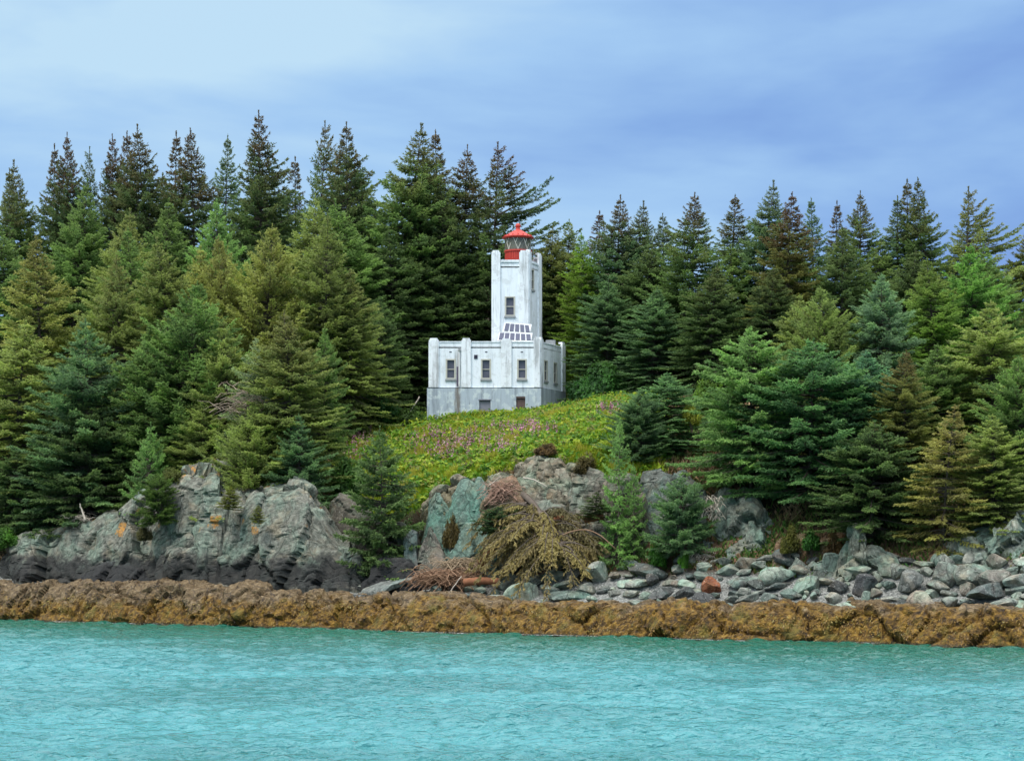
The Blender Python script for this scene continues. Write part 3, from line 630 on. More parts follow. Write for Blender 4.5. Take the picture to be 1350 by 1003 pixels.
def spruce_tree(px, py, s, rpx, proto, col, cone, label, group, sink=.3, yaw=None, z0=None):
    cr, tk, H0, R0 = PROTO[proto]
    Y = shoreY(px)+s; x = (px-CX)/FPX*Y; zb = (gz(x, Y) if z0 is None else z0)-sink; za = EYE+(HOR-py)/FPX*Y; H = za-zb
    r = rpx/FPX*Y*(1.04 if s > 44 else 1.06)
    e = empty('spruce_tree', (x, Y, zb), label, 'spruce', group); e.scale = (r/R0, r/R0, H/H0); e.rotation_euler = (0, 0, rt.uniform(0, 6.28) if yaw is None else yaw)
    c = bpy.data.objects.new('crown', cr); COL.objects.link(c); c.parent = e; v = rt.uniform(.86, 1.14); c.color = (col[0]*v, col[1]*v, col[2]*v, cone)
    k = bpy.data.objects.new('trunk', tk); COL.objects.link(k); k.parent = e
    return e
TREES = [
 # far left ridge
 (15, 221, 52, 44, 'slimA', MD, .7, 'slender ridge spruce at the left photo edge, just left of its twin', LB_),
 (38, 209, 56, 50, 'tallA', MD, .7, 'pointed ridge spruce second from the left photo edge', LB_),
 (68, 189, 60, 42, 'slimB', DK, .9, 'gaunt ridge spruce leaning on the left of the taller brown spire', LB_),
 (90, 173, 58, 52, 'tallB', DK, 1., 'tall brown topped spire, highest ridge spruce near the left edge', LB_),
 (125, 194, 60, 46, 'wind', BL, .5, 'thin see-through ridge spruce with a forked grey top', LB_),
 (152, 176, 60, 52, 'tallB', DK, 1., 'brown coned ridge spruce, left of a close pair on the left ridge', LB_),
 (168, 175, 64, 50, 'slimA', DK, .9, 'brown coned ridge spruce, right of a close pair on the left ridge', LB_),
 (200, 167, 57, 62, 'tallA', DK, .8, 'dense dark ridge spruce with a two pronged tip', LB_),
 (228, 172, 64, 48, 'slimB', DK, .9, 'narrow ridge spruce between the two pronged spruce and the blunt one', LB_),
 (259, 171, 58, 62, 'tallC', DK, .9, 'blunt round shouldered ridge spruce on the left ridge', LB_),
 (294, 177, 64, 42, 'slimA', BL, .4, 'small grey green ridge spruce in the dip before the tallest tree', LB_),
 (346, 145, 56, 70, 'tallB', DK, .9, 'tallest spruce of all with tiered top, left of centre', LB_),
 (390, 205, 66, 46, 'slimB', DK, .8, 'short thin topped spruce right of the tallest tree', LB_),
 (418, 156, 60, 58, 'wind', MD, .8, 'spruce with a bare whip like top, right of the tallest tree', LB_),
 (459, 161, 55, 72, 'tallB', DK, .8, 'broad pointed dark spruce between the whip topped one and the dense ochre one', LB_),
 (524, 162, 54, 80, 'tallA', MD, .7, 'wide dense ochre tinged spruce left of the lighthouse tower', LB_),
 (580, 173, 59, 56, 'slimA', MD, .9, 'thin pointed brown tipped spruce behind the left end of the lighthouse', LB_),
 (608, 185, 58, 60, 'tallA', DK, .9, 'rusty crowned spruce second from the tower on its left', LB_),
 (648, 183, 57, 74, 'wind', DK, 1., 'spruce with bare brown arms reaching right above the lantern', LB_, .3, 0.0),
 # left, second tier
 (55, 312, 24, 74, 'tallC', YL, .5, 'big yellow olive spruce with drooping boughs near the left edge', LB_),
 (92, 232, 48, 60, 'tallA', MD, .2, 'bright mid green spruce right behind the big yellow olive spruce', LB_),
 (146, 272, 40, 62, 'tallA', OL, .3, 'yellow topped spruce below the close pair on the left ridge', LB_),
 (180, 300, 38, 60, 'tallC', MD, .1, 'dark mid slope spruce right of the yellow topped spruce', LB_),
 (152, 336, 26, 68, 'broadA', OL, .4, 'tan tipped spruce in the second rank, left of the long lime spruce', LB_),
 (233, 314, 27, 66, 'tallA', OL, .2, 'long pale lime spruce in the middle of the left slope', LB_),
 (256, 322, 30, 60, 'tallC', YL, .2, 'yellowish spruce tucked behind the long pale lime spruce', LB_),
 (287, 262, 46, 66, 'broadA', LT, .1, 'fresh light green spruce under the grey green ridge spruce', LB_),
 (298, 312, 30, 60, 'broadB', YL, .4, 'golden topped spruce left of the bushy golden crown', LB_),
 (347, 296, 30, 78, 'broadB', YL, .2, 'bushy golden spruce in front of the tallest tree', LB_),
 (412, 250, 42, 58, 'tallA', OL, .1, 'yellow green pointed spruce standing under the whip topped spruce', LB_),
 (428, 280, 32, 60, 'tallB', OL, .1, 'lime tipped spruce left of the dark wall beside the lighthouse', LB_),
 (462, 356, 34, 60, 'tallC', OL, .4, 'ochre tipped spruce with long level boughs left of the meadow', LB_),
 (520, 300, 50, 64, 'tallC', DK, .0, 'deep green spruce filling the wall behind the left end of the lighthouse', LB_),
 (560, 270, 53, 62, 'tallA', DK, .2, 'dark spruce with hooked boughs right behind the left end of the lighthouse', LB_),
 (612, 300, 56, 56, 'tallC', DK, .0, 'dark spruce touching the left side of the lighthouse tower', LB_),
 (110, 250, 66, 60, 'tallA', DK, .3, 'dark spruce deep in the wood behind the highest left edge spire', LB_),
 (215, 225, 68, 62, 'tallC', DK, .3, 'dark spruce deep in the wood behind the two pronged ridge spruce', LB_),
 (320, 225, 66, 62, 'tallA', DK, .3, 'dark spruce deep in the wood behind the left side of the tallest tree', LB_),
 (372, 235, 64, 60, 'tallC', MD, .3, 'shaded spruce deep in the wood behind the right side of the tallest tree', LB_),
 (490, 215, 62, 62, 'tallA', DK, .4, 'shaded spruce between the broad pointed and the dense ochre ridge spruces', LB_),
 (558, 205, 62, 56, 'tallC', MD, .5, 'shaded spruce between the dense ochre and the thin brown tipped ridge spruces', LB_),
 (20, 300, 44, 74, 'tallA', MD, .2, 'mid green spruce cut by the left photo edge below the ridge twins', LB_),
 (210, 260, 48, 66, 'tallC', MD, .2, 'green spruce below the two pronged ridge spruce', LB_),
 (470, 262, 46, 70, 'tallA', MD, .1, 'tall mid green spruce below the broad pointed ridge spruce', LB_),
 (590, 240, 55, 64, 'tallC', DK, .3, 'brown green spruce just above the roof at the left end of the lighthouse', LB_),
 (845, 320, 50, 60, 'tallA', DK, .2, 'dark spruce filling the dip below the two brown tipped spires', RB_),
 (965, 320, 50, 62, 'tallC', MD, .2, 'shaded spruce below the narrow and the grey green ridge spruces', RB_),
 (1060, 310, 50, 60, 'tallA', MD, .2, 'shaded spruce below the slim pale spire on the right ridge', RB_),
 (1150, 315, 50, 64, 'tallC', MD, .3, 'shaded spruce below the fuzzy brown topped one on the right ridge', RB_),
 (1250, 300, 50, 64, 'tallA', MD, .3, 'green spruce between the two highest at the right and the flat spreading one', RB_),
 (500, 390, 42, 46, 'broadA', DK, .0, 'low dark spruce in shade above the bushes left of the lighthouse', LB_),
 # left, front
 (20, 420, 15, 90, 'tallC', OL, .1, 'shaggy olive spruce cut by the left photo edge', LB_),
 (113, 420, 14, 92, 'broadA', BL, .0, 'blue green spruce in the middle of the left slope above the shoulder rock', LB_),
 (250, 372, 18, 92, 'broadB', MD, .0, 'large mid green spruce with layered boughs behind the spire rock', LB_),
 (200, 430, 16, 78, 'broadA', MD, .0, 'mid green spruce between the blue green one and the large layered one', LB_),
 (296, 420, 17, 66, 'broadA', OL, .1, 'olive spruce with dead grey inner boughs left of the golden shore spruce', LB_),
 (333, 447, 15, 52, 'open', (0.284, 0.333, 0.192), .2, 'pale grey green spruce with open dead boughs above the square block', LB_),
 (387, 404, 14, 72, 'tallA', OL, .5, 'golden topped shore spruce rising above the square outcrop block', CF),
 (428, 430, 20, 42, 'broadA', MD, .0, 'dark green spruce at the left end of the meadow', LB_),
 (115, 520, 12, 78, 'flatA', DK, .0, 'dark front spruce with level boughs above the bleached branch', CF),
 (25, 590, 11, 62, 'flatA', DK, .0, 'low wide dark spruce in the lower left corner of the wood', CF),
 (70, 560, 13, 60, 'broadA', BL, .0, 'dense blue green spruce between the corner spruce and the level boughed one', CF),
 (197, 556, 9.5, 38, 'youngA', LT, .0, 'small fresh green spruce beside the left foot of the spire rock', CF),
 (330, 530, 11, 66, 'broadB', OL, .0, 'bushy olive spruce behind the gap between spire and square block', CF),
 (395, 545, 11.5, 56, 'broadA', BL, .0, 'dark blue green spruce drooping over the right end of the square block', CF),
 (270, 520, 14, 60, 'broadA', OL, .0, 'olive spruce directly behind the summit of the spire rock', CF),
 (505, 562, 8.8, 56, 'youngA', DK, .0, 'round young spruce alone at the foot of the meadow', CF),
 # right ridge
 (720, 300, 58, 56, 'tallA', OL, .4, 'olive spruce just right of the lighthouse lantern', RB_),
 (748, 288, 60, 50, 'tallB', OL, .2, 'wispy topped olive spruce second right of the lantern', RB_),
 (775, 306, 52, 48, 'tallC', (0.230, 0.333, 0.051), .0, 'bright yellow green spruce with drooping tassels right of the tower', RB_),
 (787, 277, 56, 44, 'slimB', DK, 1., 'thin dark spruce behind the yellow green tasselled one', RB_),
 (809, 259, 52, 50, 'tallA', BL, .9, 'left of two tall brown tipped spires right of the tower', RB_),
 (829, 264, 54, 48, 'tallA', BL, .6, 'right of two tall brown tipped spires right of the tower', RB_),
 (876, 281, 54, 52, 'tallB', BL, .5, 'dark blunt spruce between the twin spires and the brown pyramid', RB_),
 (911, 253, 46, 66, 'tallB', MD, .9, 'brownish pyramid spruce with many upswept boughs on the right ridge', RB_),
 (962, 256, 54, 52, 'slimA', DK, .8, 'narrow spruce left of the highest one of the right ridge', RB_),
 (997, 237, 52, 56, 'tallA', BL, .5, 'grey green tall spruce next to the amber one on the right ridge', RB_),
 (1033, 253, 46, 60, 'tallC', (0.203, 0.192, 0.058), 1., 'thick amber coned spruce in the middle of the right ridge', RB_),
 (1075, 260, 54, 40, 'slimA', BL, .2, 'slim pale green spire right of the amber coned spruce', RB_),
 (1100, 264, 56, 38, 'slimB', DK, .9, 'sparse brown spire second right of the amber coned spruce', RB_),
 (1135, 250, 52, 54, 'tallB', MD, .8, 'fuzzy brown topped spruce alone on the right ridge', RB_),
 (1184, 257, 52, 52, 'slimA', BL, .5, 'dark spruce left of the two highest at the right', RB_),
 (1197, 236, 54, 48, 'slimB', MD, .8, 'thin crooked spruce, left of the two highest at the right', RB_),
 (1220, 233, 52, 52, 'tallC', MD, .6, 'fuller spruce, right of the two highest at the right', RB_),
 (1272, 242, 48, 74, 'wind', OL, .6, 'flat spreading spruce with level arms near the right photo edge', RB_, .3, 0.0),
 (1338, 298, 50, 50, 'tallA', OL, .7, 'brown tipped spruce touching the right photo edge on the ridge', RB_),
 (860, 380, 42, 56, 'tallC', BL, .0, 'dark blue green spruce above the two small bushes right of the lighthouse', RB_),
 (935, 350, 40, 58, 'tallC', DK, .4, 'shady spruce with slanting ochre boughs behind the broad pale one', RB_),
 (1010, 350, 42, 56, 'tallC', DK, .3, 'dark spruce wedge in the centre of the right slope', RB_),
 (700, 330, 56, 56, 'tallC', DK, .0, 'dark spruce hidden behind the lighthouse tower', RB_),
 (800, 370, 46, 52, 'tallA', BL, .0, 'dark spruce behind the round bush right of the lighthouse', RB_),
 # right, second tier
 (1054, 388, 30, 52, 'broadA', OL, .1, 'pale spruce with straw coloured leader left of the pale pair', RB_),
 (1090, 378, 26, 62, 'broadB', (0.297, 0.358, 0.115), .0, 'light yellow green spruce, left of the pale pair at mid slope', RB_),
 (1161, 360, 27, 66, 'broadA', (0.203, 0.307, 0.179), .0, 'pale silvery green spruce, right of the pale pair at mid slope', RB_),
 (1233, 338, 32, 60, 'tallC', (0.216, 0.320, 0.070), .4, 'grassy green spruce with an amber top below the flat spreading one', RB_),
 (1281, 322, 36, 72, 'broadA', (0.176, 0.320, 0.077), .0, 'bright green conical spruce under the flat spreading one', RB_),
 (1317, 318, 40, 56, 'tallA', MD, .0, 'mid green spruce right behind the bright green cone', RB_),
 (1110, 300, 46, 60, 'tallC', DK, .3, 'dark filler spruce between the sparse spires on the right ridge', RB_),
 (1190, 330, 44, 60, 'tallA', DK, .2, 'dark spruce beneath the two highest at the right', RB_),
 (1308, 396, 20, 92, 'broadA', OL, .1, 'large olive spruce filling the right edge of the slope', RB_),
 (1237, 452, 18, 62, 'broadA', MD, .0, 'shaded green spruce between the ochre leader and the large olive one', RB_),
 (1345, 470, 14, 70, 'broadB', MD, .0, 'leafy green spruce cut by the right photo edge', RB_),
 # right, front
 (990, 430, 13, 90, 'flatA', LT, .0, 'broad light green spruce with many level sprays right of the meadow', CF),
 (1068, 446, 12.5, 112, 'flatA', (0.135, 0.269, 0.109), .0, 'huge wide spruce with layered blue green boughs above the mint cliff', CF),
 (1140, 462, 15, 86, 'broadA', (0.135, 0.269, 0.160), .0, 'silvery green spruce between the huge wide one and the ochre leader', CF),
 (1191, 460, 13, 58, 'tallB', (0.257, 0.256, 0.077), .7, 'slender spruce with a bare ochre leader right of the huge wide one', CF),
 (1150, 556, 9.5, 84, 'flatA', DK, .0, 'dark low spruce spreading over the pointed pinnacle', CF),
 (1244, 534, 8.6, 66, 'open', (0.378, 0.320, 0.109), .3, 'open yellow olive spruce with a visible bare trunk by the right bank', CF),
 (1310, 545, 10, 66, 'broadA', OL, .0, 'drooping olive spruce above the right rock bank', CF),
 (878, 490, 18, 62, 'broadA', (0.162, 0.282, 0.128), .0, 'rounded light topped spruce at the right end of the meadow', CF),
 (840, 512, 14.5, 46, 'broadB', BL, .0, 'low dark blue spruce hanging over the cliff right of the meadow', CF),
 (898, 630, 8.2, 42, 'mound', BL, .0, 'round blue green spruce clinging to the foot of the right cliff', CF, 0, None, EYE+(HOR-722)/FPX*(shoreY(898)+8.2)),
 (815, 552, 9.0, 27, 'thin', LT, .1, 'thin light green spruce growing up the cliff beside the bare rock face', CF),
 (836, 610, 8.8, 20, 'thin', LT, .0, 'short ragged spruce low on the cliff beside the fallen spruce', CF)]
for a in TREES: spruce_tree(*a)
# small ones rooted on the rocks
for px, py, pb, rpx, s, c, lb in ((208, 625, 685, 26, 5.2, (.08, .13, .03), 'small spruce on the outcrop in the notch left of the spire'),
                                  (303, 640, 672, 16, 4.6, (.17, .17, .03), 'tiny yellow spruce between the spire and the square block'),
                                  (340, 665, 690, 10, 4.2, (.17, .17, .03), 'tiny yellow shoot on top of the square block'),
                                  (785, 648, 686, 22, 8.6, (.06, .09, .03), 'small spruce sprig under the dark brown cliff face'),
                                  (660, 668, 700, 30, 8.0, (.035, .08, .035), 'dark spruce sprig beside the tall green slab')):
    Y = shoreY(px)+s; spruce_tree(px, py, s, rpx, 'youngB' if rpx < 24 else 'mound', c, 0, lb, 'saplings on the rocks', 0, None, EYE+(HOR-pb)/FPX*Y)

# ------------------------------------------------------------------ bushes
def bush_mesh(seed, n=6000, lw=.085):
    rng = np.random.default_rng(seed); lob = rng.normal(size=(26, 3)); lob /= np.linalg.norm(lob, axis=1, keepdims=True); lob[:, 2] = np.abs(lob[:, 2])*.9; lob *= rng.uniform(.35, .8, (26, 1))
    i = rng.integers(0, 26, n); d = rng.normal(size=(n, 3)); d /= np.linalg.norm(d, axis=1, keepdims=True); d[:, 2] = np.abs(d[:, 2])*rng.choice([1, -.5], n, p=[.8, .2])
    p = lob[i]+d*rng.uniform(.12, .34, (n, 1)); p[:, 2] = np.maximum(p[:, 2], 0)
    nn = d+np.array([0, 0, .8])+rng.normal(0, .5, (n, 3)); a = np.cross(nn, rng.normal(size=(n, 3))); a /= np.linalg.norm(a, axis=1, keepdims=True); b = np.cross(nn, a); b /= np.linalg.norm(b, axis=1, keepdims=True)
    s = rng.uniform(.5, 1.2, (n, 1))*lw*.5
    V = np.stack([p-a*s*1.5, p-b*s*.7, p+a*s*1.5, p+b*s*.7], 1).reshape(-1, 3); r = rng.random(26)[i]
    A = np.repeat(np.stack([np.clip(r+rng.normal(0, .18, n), 0, 1), np.clip(p[:, 2], 0, 1)*.8, p[:, 2]*0], 1), 4, 0)
    stems = []
    for k in range(10): stems.append((np.array([[0, 0, -.3], lob[k]*.5+np.array([0, 0, .05]), lob[k]*1.05]), [.03, .02, .008]))
    sv, sq = tubes(stems, 4)
    return mesh_np('foliage', V, np.arange(4*n).reshape(-1, 4), mat=M_LEAF, attr=A), mesh_np('stem', sv, sq, mat=M_BARK)
BUSH = [bush_mesh(1), bush_mesh(2), bush_mesh(3, 3500, .12)]
for k, (px, pt_, pb, rpx, s, c, lb) in enumerate((
    (786, 468, 525, 44, 40, (.05, .13, .03), 'large round leafy bush right of the lighthouse'),
    (500, 514, 560, 44, 37, (.045, .12, .028), 'leafy green bush in shade left of the lighthouse'),
    (540, 528, 560, 26, 37, (.09, .15, .03), 'small yellowish bush at the left corner of the lighthouse'),
    (935, 492, 545, 30, 22, (.13, .22, .03), 'lime green bush behind the light topped spruce'),
    (912, 527, 560, 18, 17, (.24, .24, .03), 'small yellow bush beside the light topped spruce'),
    (460, 590, 650, 28, 16, (.07, .15, .025), 'dull green shrub at the left foot of the meadow'),
    (868, 705, 745, 18, 7.6, (.06, .17, .02), 'bright green leafy bush at the foot of the right cliff'),
    (902, 722, 748, 9, 7.2, (.08, .20, .02), 'tiny lime bush right of the bright green leafy one'),
    (1070, 690, 724, 18, 8.2, (.04, .12, .02), 'dark green leafy bush left of the pinnacle'),
    (1040, 685, 728, 18, 8.0, (.13, .12, .025), 'mustard coloured bush beside the mint cliff'),
    (1105, 690, 740, 22, 8.4, (.17, .09, .035), 'rusty dried shrub between the dark bush and the pinnacle'),
    (1120, 690, 730, 14, 8.8, (.09, .18, .03), 'lime sprig just behind the tip of the pinnacle'),
    (12, 690, 722, 26, 6.8, (.08, .18, .025), 'bright green bush at the left photo edge above the rocks'),
    (640, 715, 735, 16, 7.6, (.11, .15, .03), 'olive herb tuft at the foot of the tall green slab'),
    (360, 690, 700, 3, 4, (.2, .2, .03), None),
    (720, 580, 600, 20, 12.6, (.16, .09, .04), 'dry russet shrub on the lip above the pale rock head'),
    (770, 594, 622, 24, 12.6, (.14, .10, .035), 'withered shrub on the lip above the dark brown cliff'),
    (595, 668, 720, 12, 9.2, (.15, .10, .035), 'brown dry weeds between the two green slabs'),
    (190, 690, 712, 16, 4.7, (.12, .10, .04), 'dry grass tuft in the notch of the long grey shoulder'),
    (230, 610, 640, 22, 8.4, (.13, .14, .035), 'yellow green herb tuft behind the left side of the spire'))):
    if lb is None: continue
    Y = shoreY(px)+s; x = (px-CX)/FPX*Y; r = rpx/FPX*Y; h = (pb-pt_)/FPX*Y; zt = EYE+(HOR-pt_)/FPX*Y; zg = gz(x, Y); z0 = zt-h if abs(zt-h-zg) > .4 else zg-.1
    e = empty('leafy_bush', (x, Y, z0), lb, 'bush'); e.scale = (r, r*.8, (zt-z0)/1.0); e.rotation_euler = (0, 0, k*1.3)
    f, st_ = BUSH[k % 3]; c_ = bpy.data.objects.new('foliage', f); COL.objects.link(c_); c_.parent = e; c_.color = c+(0,)
    c2 = bpy.data.objects.new('stem', st_); COL.objects.link(c2); c2.parent = e

# ------------------------------------------------------------------ meadow grass and fireweed
rng = np.random.default_rng(31); n = 210000
x = rng.uniform(-14.5, 13.5, n); s = 11.2+(46-11.2)*rng.random(n)**1.25; y = s+119.4-.55*x; z = ground(x, y); P = np.stack([x, y, z], 1); px, py = proj(P)
cl = fbm(P*np.array([.7, .7, 0]), 4, 41); fine = fbm(P*np.array([2.2, 2.2, 0]), 3, 42)
keep = (rng.random(n) < meadow_mask(px, s)*(.75+cl)) & ~((np.abs(x+1.2) < 5.9) & (y > 160))
P, px, py, s, cl, fine = P[keep], px[keep], py[keep], s[keep], cl[keep], fine[keep]; n = len(P)
pink = in_patch(px, py, [(600, 588, 70, 14), (690, 575, 50, 9), (470, 590, 22, 24), (660, 600, 30, 8), (690, 532, 22, 6), (722, 528, 18, 6), (590, 604, 40, 8), (800, 548, 20, 6), (760, 528, 12, 5)])
h = (.30+.62*np.clip(fine+.5+cl*.8, 0, 1)*rng.random(n))*np.clip(.7+cl*1.3, .35, 1.5)
ang = rng.random(n)*6.28; ln = rng.uniform(.1, .6, n)
d = np.stack([np.cos(ang)*ln, np.sin(ang)*ln-.25, np.ones(n)], 1); d /= np.linalg.norm(d, axis=1, keepdims=True)
wv = np.cross(d, rng.normal(size=(n, 3))); wv /= np.linalg.norm(wv, axis=1, keepdims=True); wd = (rng.uniform(.02, .055, n))[:, None]
V = np.stack([P-wv*wd*.6, P+wv*wd*.6, P+d*(h*.6)[:, None]+wv*wd, P+d*h[:, None], P+d*(h*.6)[:, None]-wv*wd], 1)
tone = np.clip(.57+cl*1.3+fine*.9+rng.normal(0, .13, n), 0, 1)
red = np.clip(in_patch(px, py, [(600, 592, 120, 26), (690, 580, 90, 14), (470, 600, 30, 40)])-.25, 0, 1)*rng.random(n)
A = np.repeat(np.stack([tone, red, tone*0], 1), 5, 0); I = np.arange(n)*5
m, t = new_mat('meadow_grass'); a = attr_col(t)
gc = t.ramp(a.outputs[0], [(0, (.04, .11, .012)), (.3, (.10, .22, .014)), (.52, (.21, .32, .018)), (.75, (.36, .41, .03)), (1, (.46, .42, .07))])
gc = t.mix(t.math('MULTIPLY', a.outputs[1], .55), gc, (.30, .17, .09))
p_ = t.n('ShaderNodeBsdfPrincipled', {'Base Color': gc, 'Roughness': .6, 'Specular IOR Level': .2}); tr = t.n('ShaderNodeBsdfTranslucent', {'Color': gc})
t.n('ShaderNodeOutputMaterial', {'Surface': t.n('ShaderNodeMixShader', {0: .35, 1: p_, 2: tr})})
M_GRASS = m
tag(link('meadow_grass', mesh_np('meadow_grass', V.reshape(-1, 3), np.stack([I, I+1, I+2, I+4], 1), np.stack([I+4, I+2, I+3], 1), M_GRASS, attr=A)), 'lush yellow green meadow grass on the slope below the lighthouse', 'grass', kind='stuff')
hc = np.nonzero(rng.random(n) < .030*np.clip(.6-cl*2.2, 0, 1.5))[0]; kc = 18; nh = len(hc)*kc
q = np.repeat(P[hc], kc, 0)+rng.normal(0, 1, (nh, 3))*np.array([.22, .22, .14])+np.array([0, 0, .34]); nn = rng.normal(0, .6, (nh, 3))+np.array([0, -.5, .9]); a1 = np.cross(nn, rng.normal(size=(nh, 3))); a1 /= np.linalg.norm(a1, axis=1, keepdims=True); b1_ = np.cross(nn, a1); b1_ /= np.linalg.norm(b1_, axis=1, keepdims=True)
sz = rng.uniform(.06, .15, (nh, 1)); Vh = np.stack([q-a1*sz*1.5, q-b1_*sz*.7, q+a1*sz*1.5, q+b1_*sz*.7], 1).reshape(-1, 3)
tn = np.repeat(rng.random(len(hc)), kc); Ah = np.repeat(np.stack([np.clip(.06+tn*.62+rng.normal(0, .08, nh), 0, 1), np.repeat((rng.random(len(hc)) < .16)*.8, kc), tn*0], 1), 4, 0)
tag(link('meadow_herbs', mesh_np('meadow_herbs', Vh, np.arange(4*nh).reshape(-1, 4), mat=M_GRASS, attr=Ah)), 'darker broad leaved herbs and cow parsnip clumps among the meadow grass', 'herbs', kind='stuff')
fw = np.nonzero((rng.random(n) < pink*.026))[0]; k = len(fw); hb = P[fw]+np.array([0, 0, 1])*(h[fw]*.75+.25)[:, None]; m6 = 7
pp = np.repeat(hb, m6, 0)+rng.normal(0, .045, (k*m6, 3))+np.tile(np.linspace(0, .55, m6), k)[:, None]*np.array([0, 0, 1]); q = rng.normal(size=(k*m6, 3)); q /= np.linalg.norm(q, axis=1, keepdims=True)
b = np.cross(q, rng.normal(size=(k*m6, 3))); b /= np.linalg.norm(b, axis=1, keepdims=True); sz = np.tile(np.linspace(.075, .03, m6), k)[:, None]
V = np.stack([pp-q*sz, pp-b*sz, pp+q*sz, pp+b*sz], 1).reshape(-1, 3); A = np.repeat(np.repeat(rng.random((k, 1)), m6, 0), 4, 0)*np.ones((1, 3))
m, t = new_mat('fireweed_pink'); a = attr_col(t); finish(t, t.ramp(a.outputs[0], [(0, (.30, .10, .17)), (.6, (.46, .20, .28)), (1, (.52, .30, .33))]), .7)
tag(link('fireweed_flowers', mesh_np('fireweed_flowers', V, np.arange(4*k*m6).reshape(-1, 4), mat=m, attr=A)), 'pink fireweed blossoms drifting across the meadow', 'flowers', kind='stuff')

rng = np.random.default_rng(51); n = 260000
x = rng.uniform(-46, 36, n); s = 6.4+rng.random(n)**1.6*30; y = s+119.4-.55*x; z = ground(x, y); P = np.stack([x, y, z], 1); px, py = proj(P)
cl = fbm(P*np.array([.55, .55, .4]), 4, 61); cl2 = fbm(P*np.array([.5, .5, .5]), 4, 62)
dn_ = np.clip((s-7.6-cl*3)/2.0, 0, 1)*np.clip(.55+cl*2.6, .05, 1)
dn_ *= np.where(meadow_mask(px, s) > .4, 0, 1); dn_ *= np.where((px > 560) & (px < 830), np.clip((s-11.5)/1.2, .12, 1), 1)
kp = rng.random(n) < dn_; P, cl, cl2 = P[kp], cl[kp], cl2[kp]; n = len(P)
h = rng.uniform(.18, .75, n)*np.clip(.8+cl2*1.2, .4, 1.4); ang = rng.random(n)*6.28; ln = rng.uniform(.2, 1.1, n)
d = np.stack([np.cos(ang)*ln, np.sin(ang)*ln-.35, np.ones(n)*.8], 1); d /= np.linalg.norm(d, axis=1, keepdims=True)
wv = np.cross(d, rng.normal(size=(n, 3))); wv /= np.linalg.norm(wv, axis=1, keepdims=True); wd = rng.uniform(.02, .075, n)[:, None]
V = np.stack([P-wv*wd*.5, P+wv*wd*.5, P+d*(h*.6)[:, None]+wv*wd, P+d*h[:, None], P+d*(h*.6)[:, None]-wv*wd], 1)
A = np.repeat(np.stack([np.clip(.5+cl2*1.7+rng.normal(0, .12, n), 0, 1)]*3, 1), 5, 0); I = np.arange(n)*5
m, t = new_mat('undergrowth_leaves'); a = attr_col(t)
finish(t, t.ramp(a.outputs[0], [(0, (.035, .10, .02)), (.3, (.07, .15, .022)), (.5, (.13, .16, .035)), (.62, (.19, .13, .06)), (.8, (.24, .13, .07)), (1, (.32, .22, .12))]), .8)
tag(link('undergrowth', mesh_np('undergrowth', V.reshape(-1, 3), np.stack([I, I+1, I+2, I+4], 1), np.stack([I+4, I+2, I+3], 1), m, attr=A)), 'ferns, dry weeds and russet brush along the bank under the trees', 'undergrowth', kind='stuff')

# ------------------------------------------------------------------ fallen brown spruce, brush piles, driftwood
def fallen():
    rng = np.random.default_rng(77); tws, limbs = [], []
    a = np.array(at(690, 652, 10.5)); b_ = np.array(at(735, 722, 6.2)); 
    tp = np.array([a+(b_-a)*u+np.array([0, 0, .5*math.sin(u*3.1)]) for u in np.linspace(0, 1, 8)]); limbs.append((tp, np.linspace(.26, .10, 8)))
    for k in range(120):
        u = .12+.88*rng.random()**.7; p0 = a+(b_-a)*u; L = rng.uniform(2.2, 4.6)*(1.15-.25*abs(u-.6)); az = -math.pi/2+rng.normal(0, .95)
        if rng.random() < .25: az = rng.choice([0, math.pi])+rng.normal(0, .3)
        lift = rng.uniform(-.12, .55); c, s_ = math.cos(az), math.sin(az)
        def pt(v): return p0+np.array([c*L*v*.95, s_*L*v*.62, L*(lift*v-rng_d*v**2.1)])
        rng_d = rng.uniform(.45, 1.0)
        us = np.linspace(0, 1, 7); pts = np.array([pt(v) for v in us]); limbs.append((pts, np.linspace(.06, .012, 7))); br = rng.random()
        for q in range(int(L/.2)):
            v = .2+.8*(q+rng.random())/(L/.2); v = min(v, 1)
            for sg in (-1, 1):
                aa = az+sg*rng.uniform(.4, 1.2); dd = np.array([math.cos(aa), math.sin(aa)*.8, -rng.uniform(.5, 1.7)]); dd /= np.linalg.norm(dd)
                tws.append((*pt(v), *dd, rng.uniform(.3, .85)*(1.15-.5*v), br, .3+.6*v, 0))
    V, A, n = blades(np.array(tws), rng, 22, .22, .07, .4)
    V[:, 2] = np.maximum(V[:, 2], ground(V[:, 0], V[:, 1])+.05)
    I = np.arange(n)*5
    return mesh_np('crown', V, np.stack([I, I+1, I+2, I+4], 1), np.stack([I+4, I+2, I+3], 1), M_DRY, attr=A), tubes(limbs, 5), a
cm, (lv, lq), a0 = fallen()
e = empty('fallen_spruce', tuple(a0), 'dead brown spruce toppled down the cliff with fan of drooping boughs', 'dead tree')
me_t = mesh_np('trunk', lv-a0, lq, mat=M_BARK, smooth=True); cm.transform(Matrix.Translation(-Vector(a0)))
c_ = link('crown', cm, e); c_.color = (.30, .225, .105, 0); link('trunk', me_t, e)
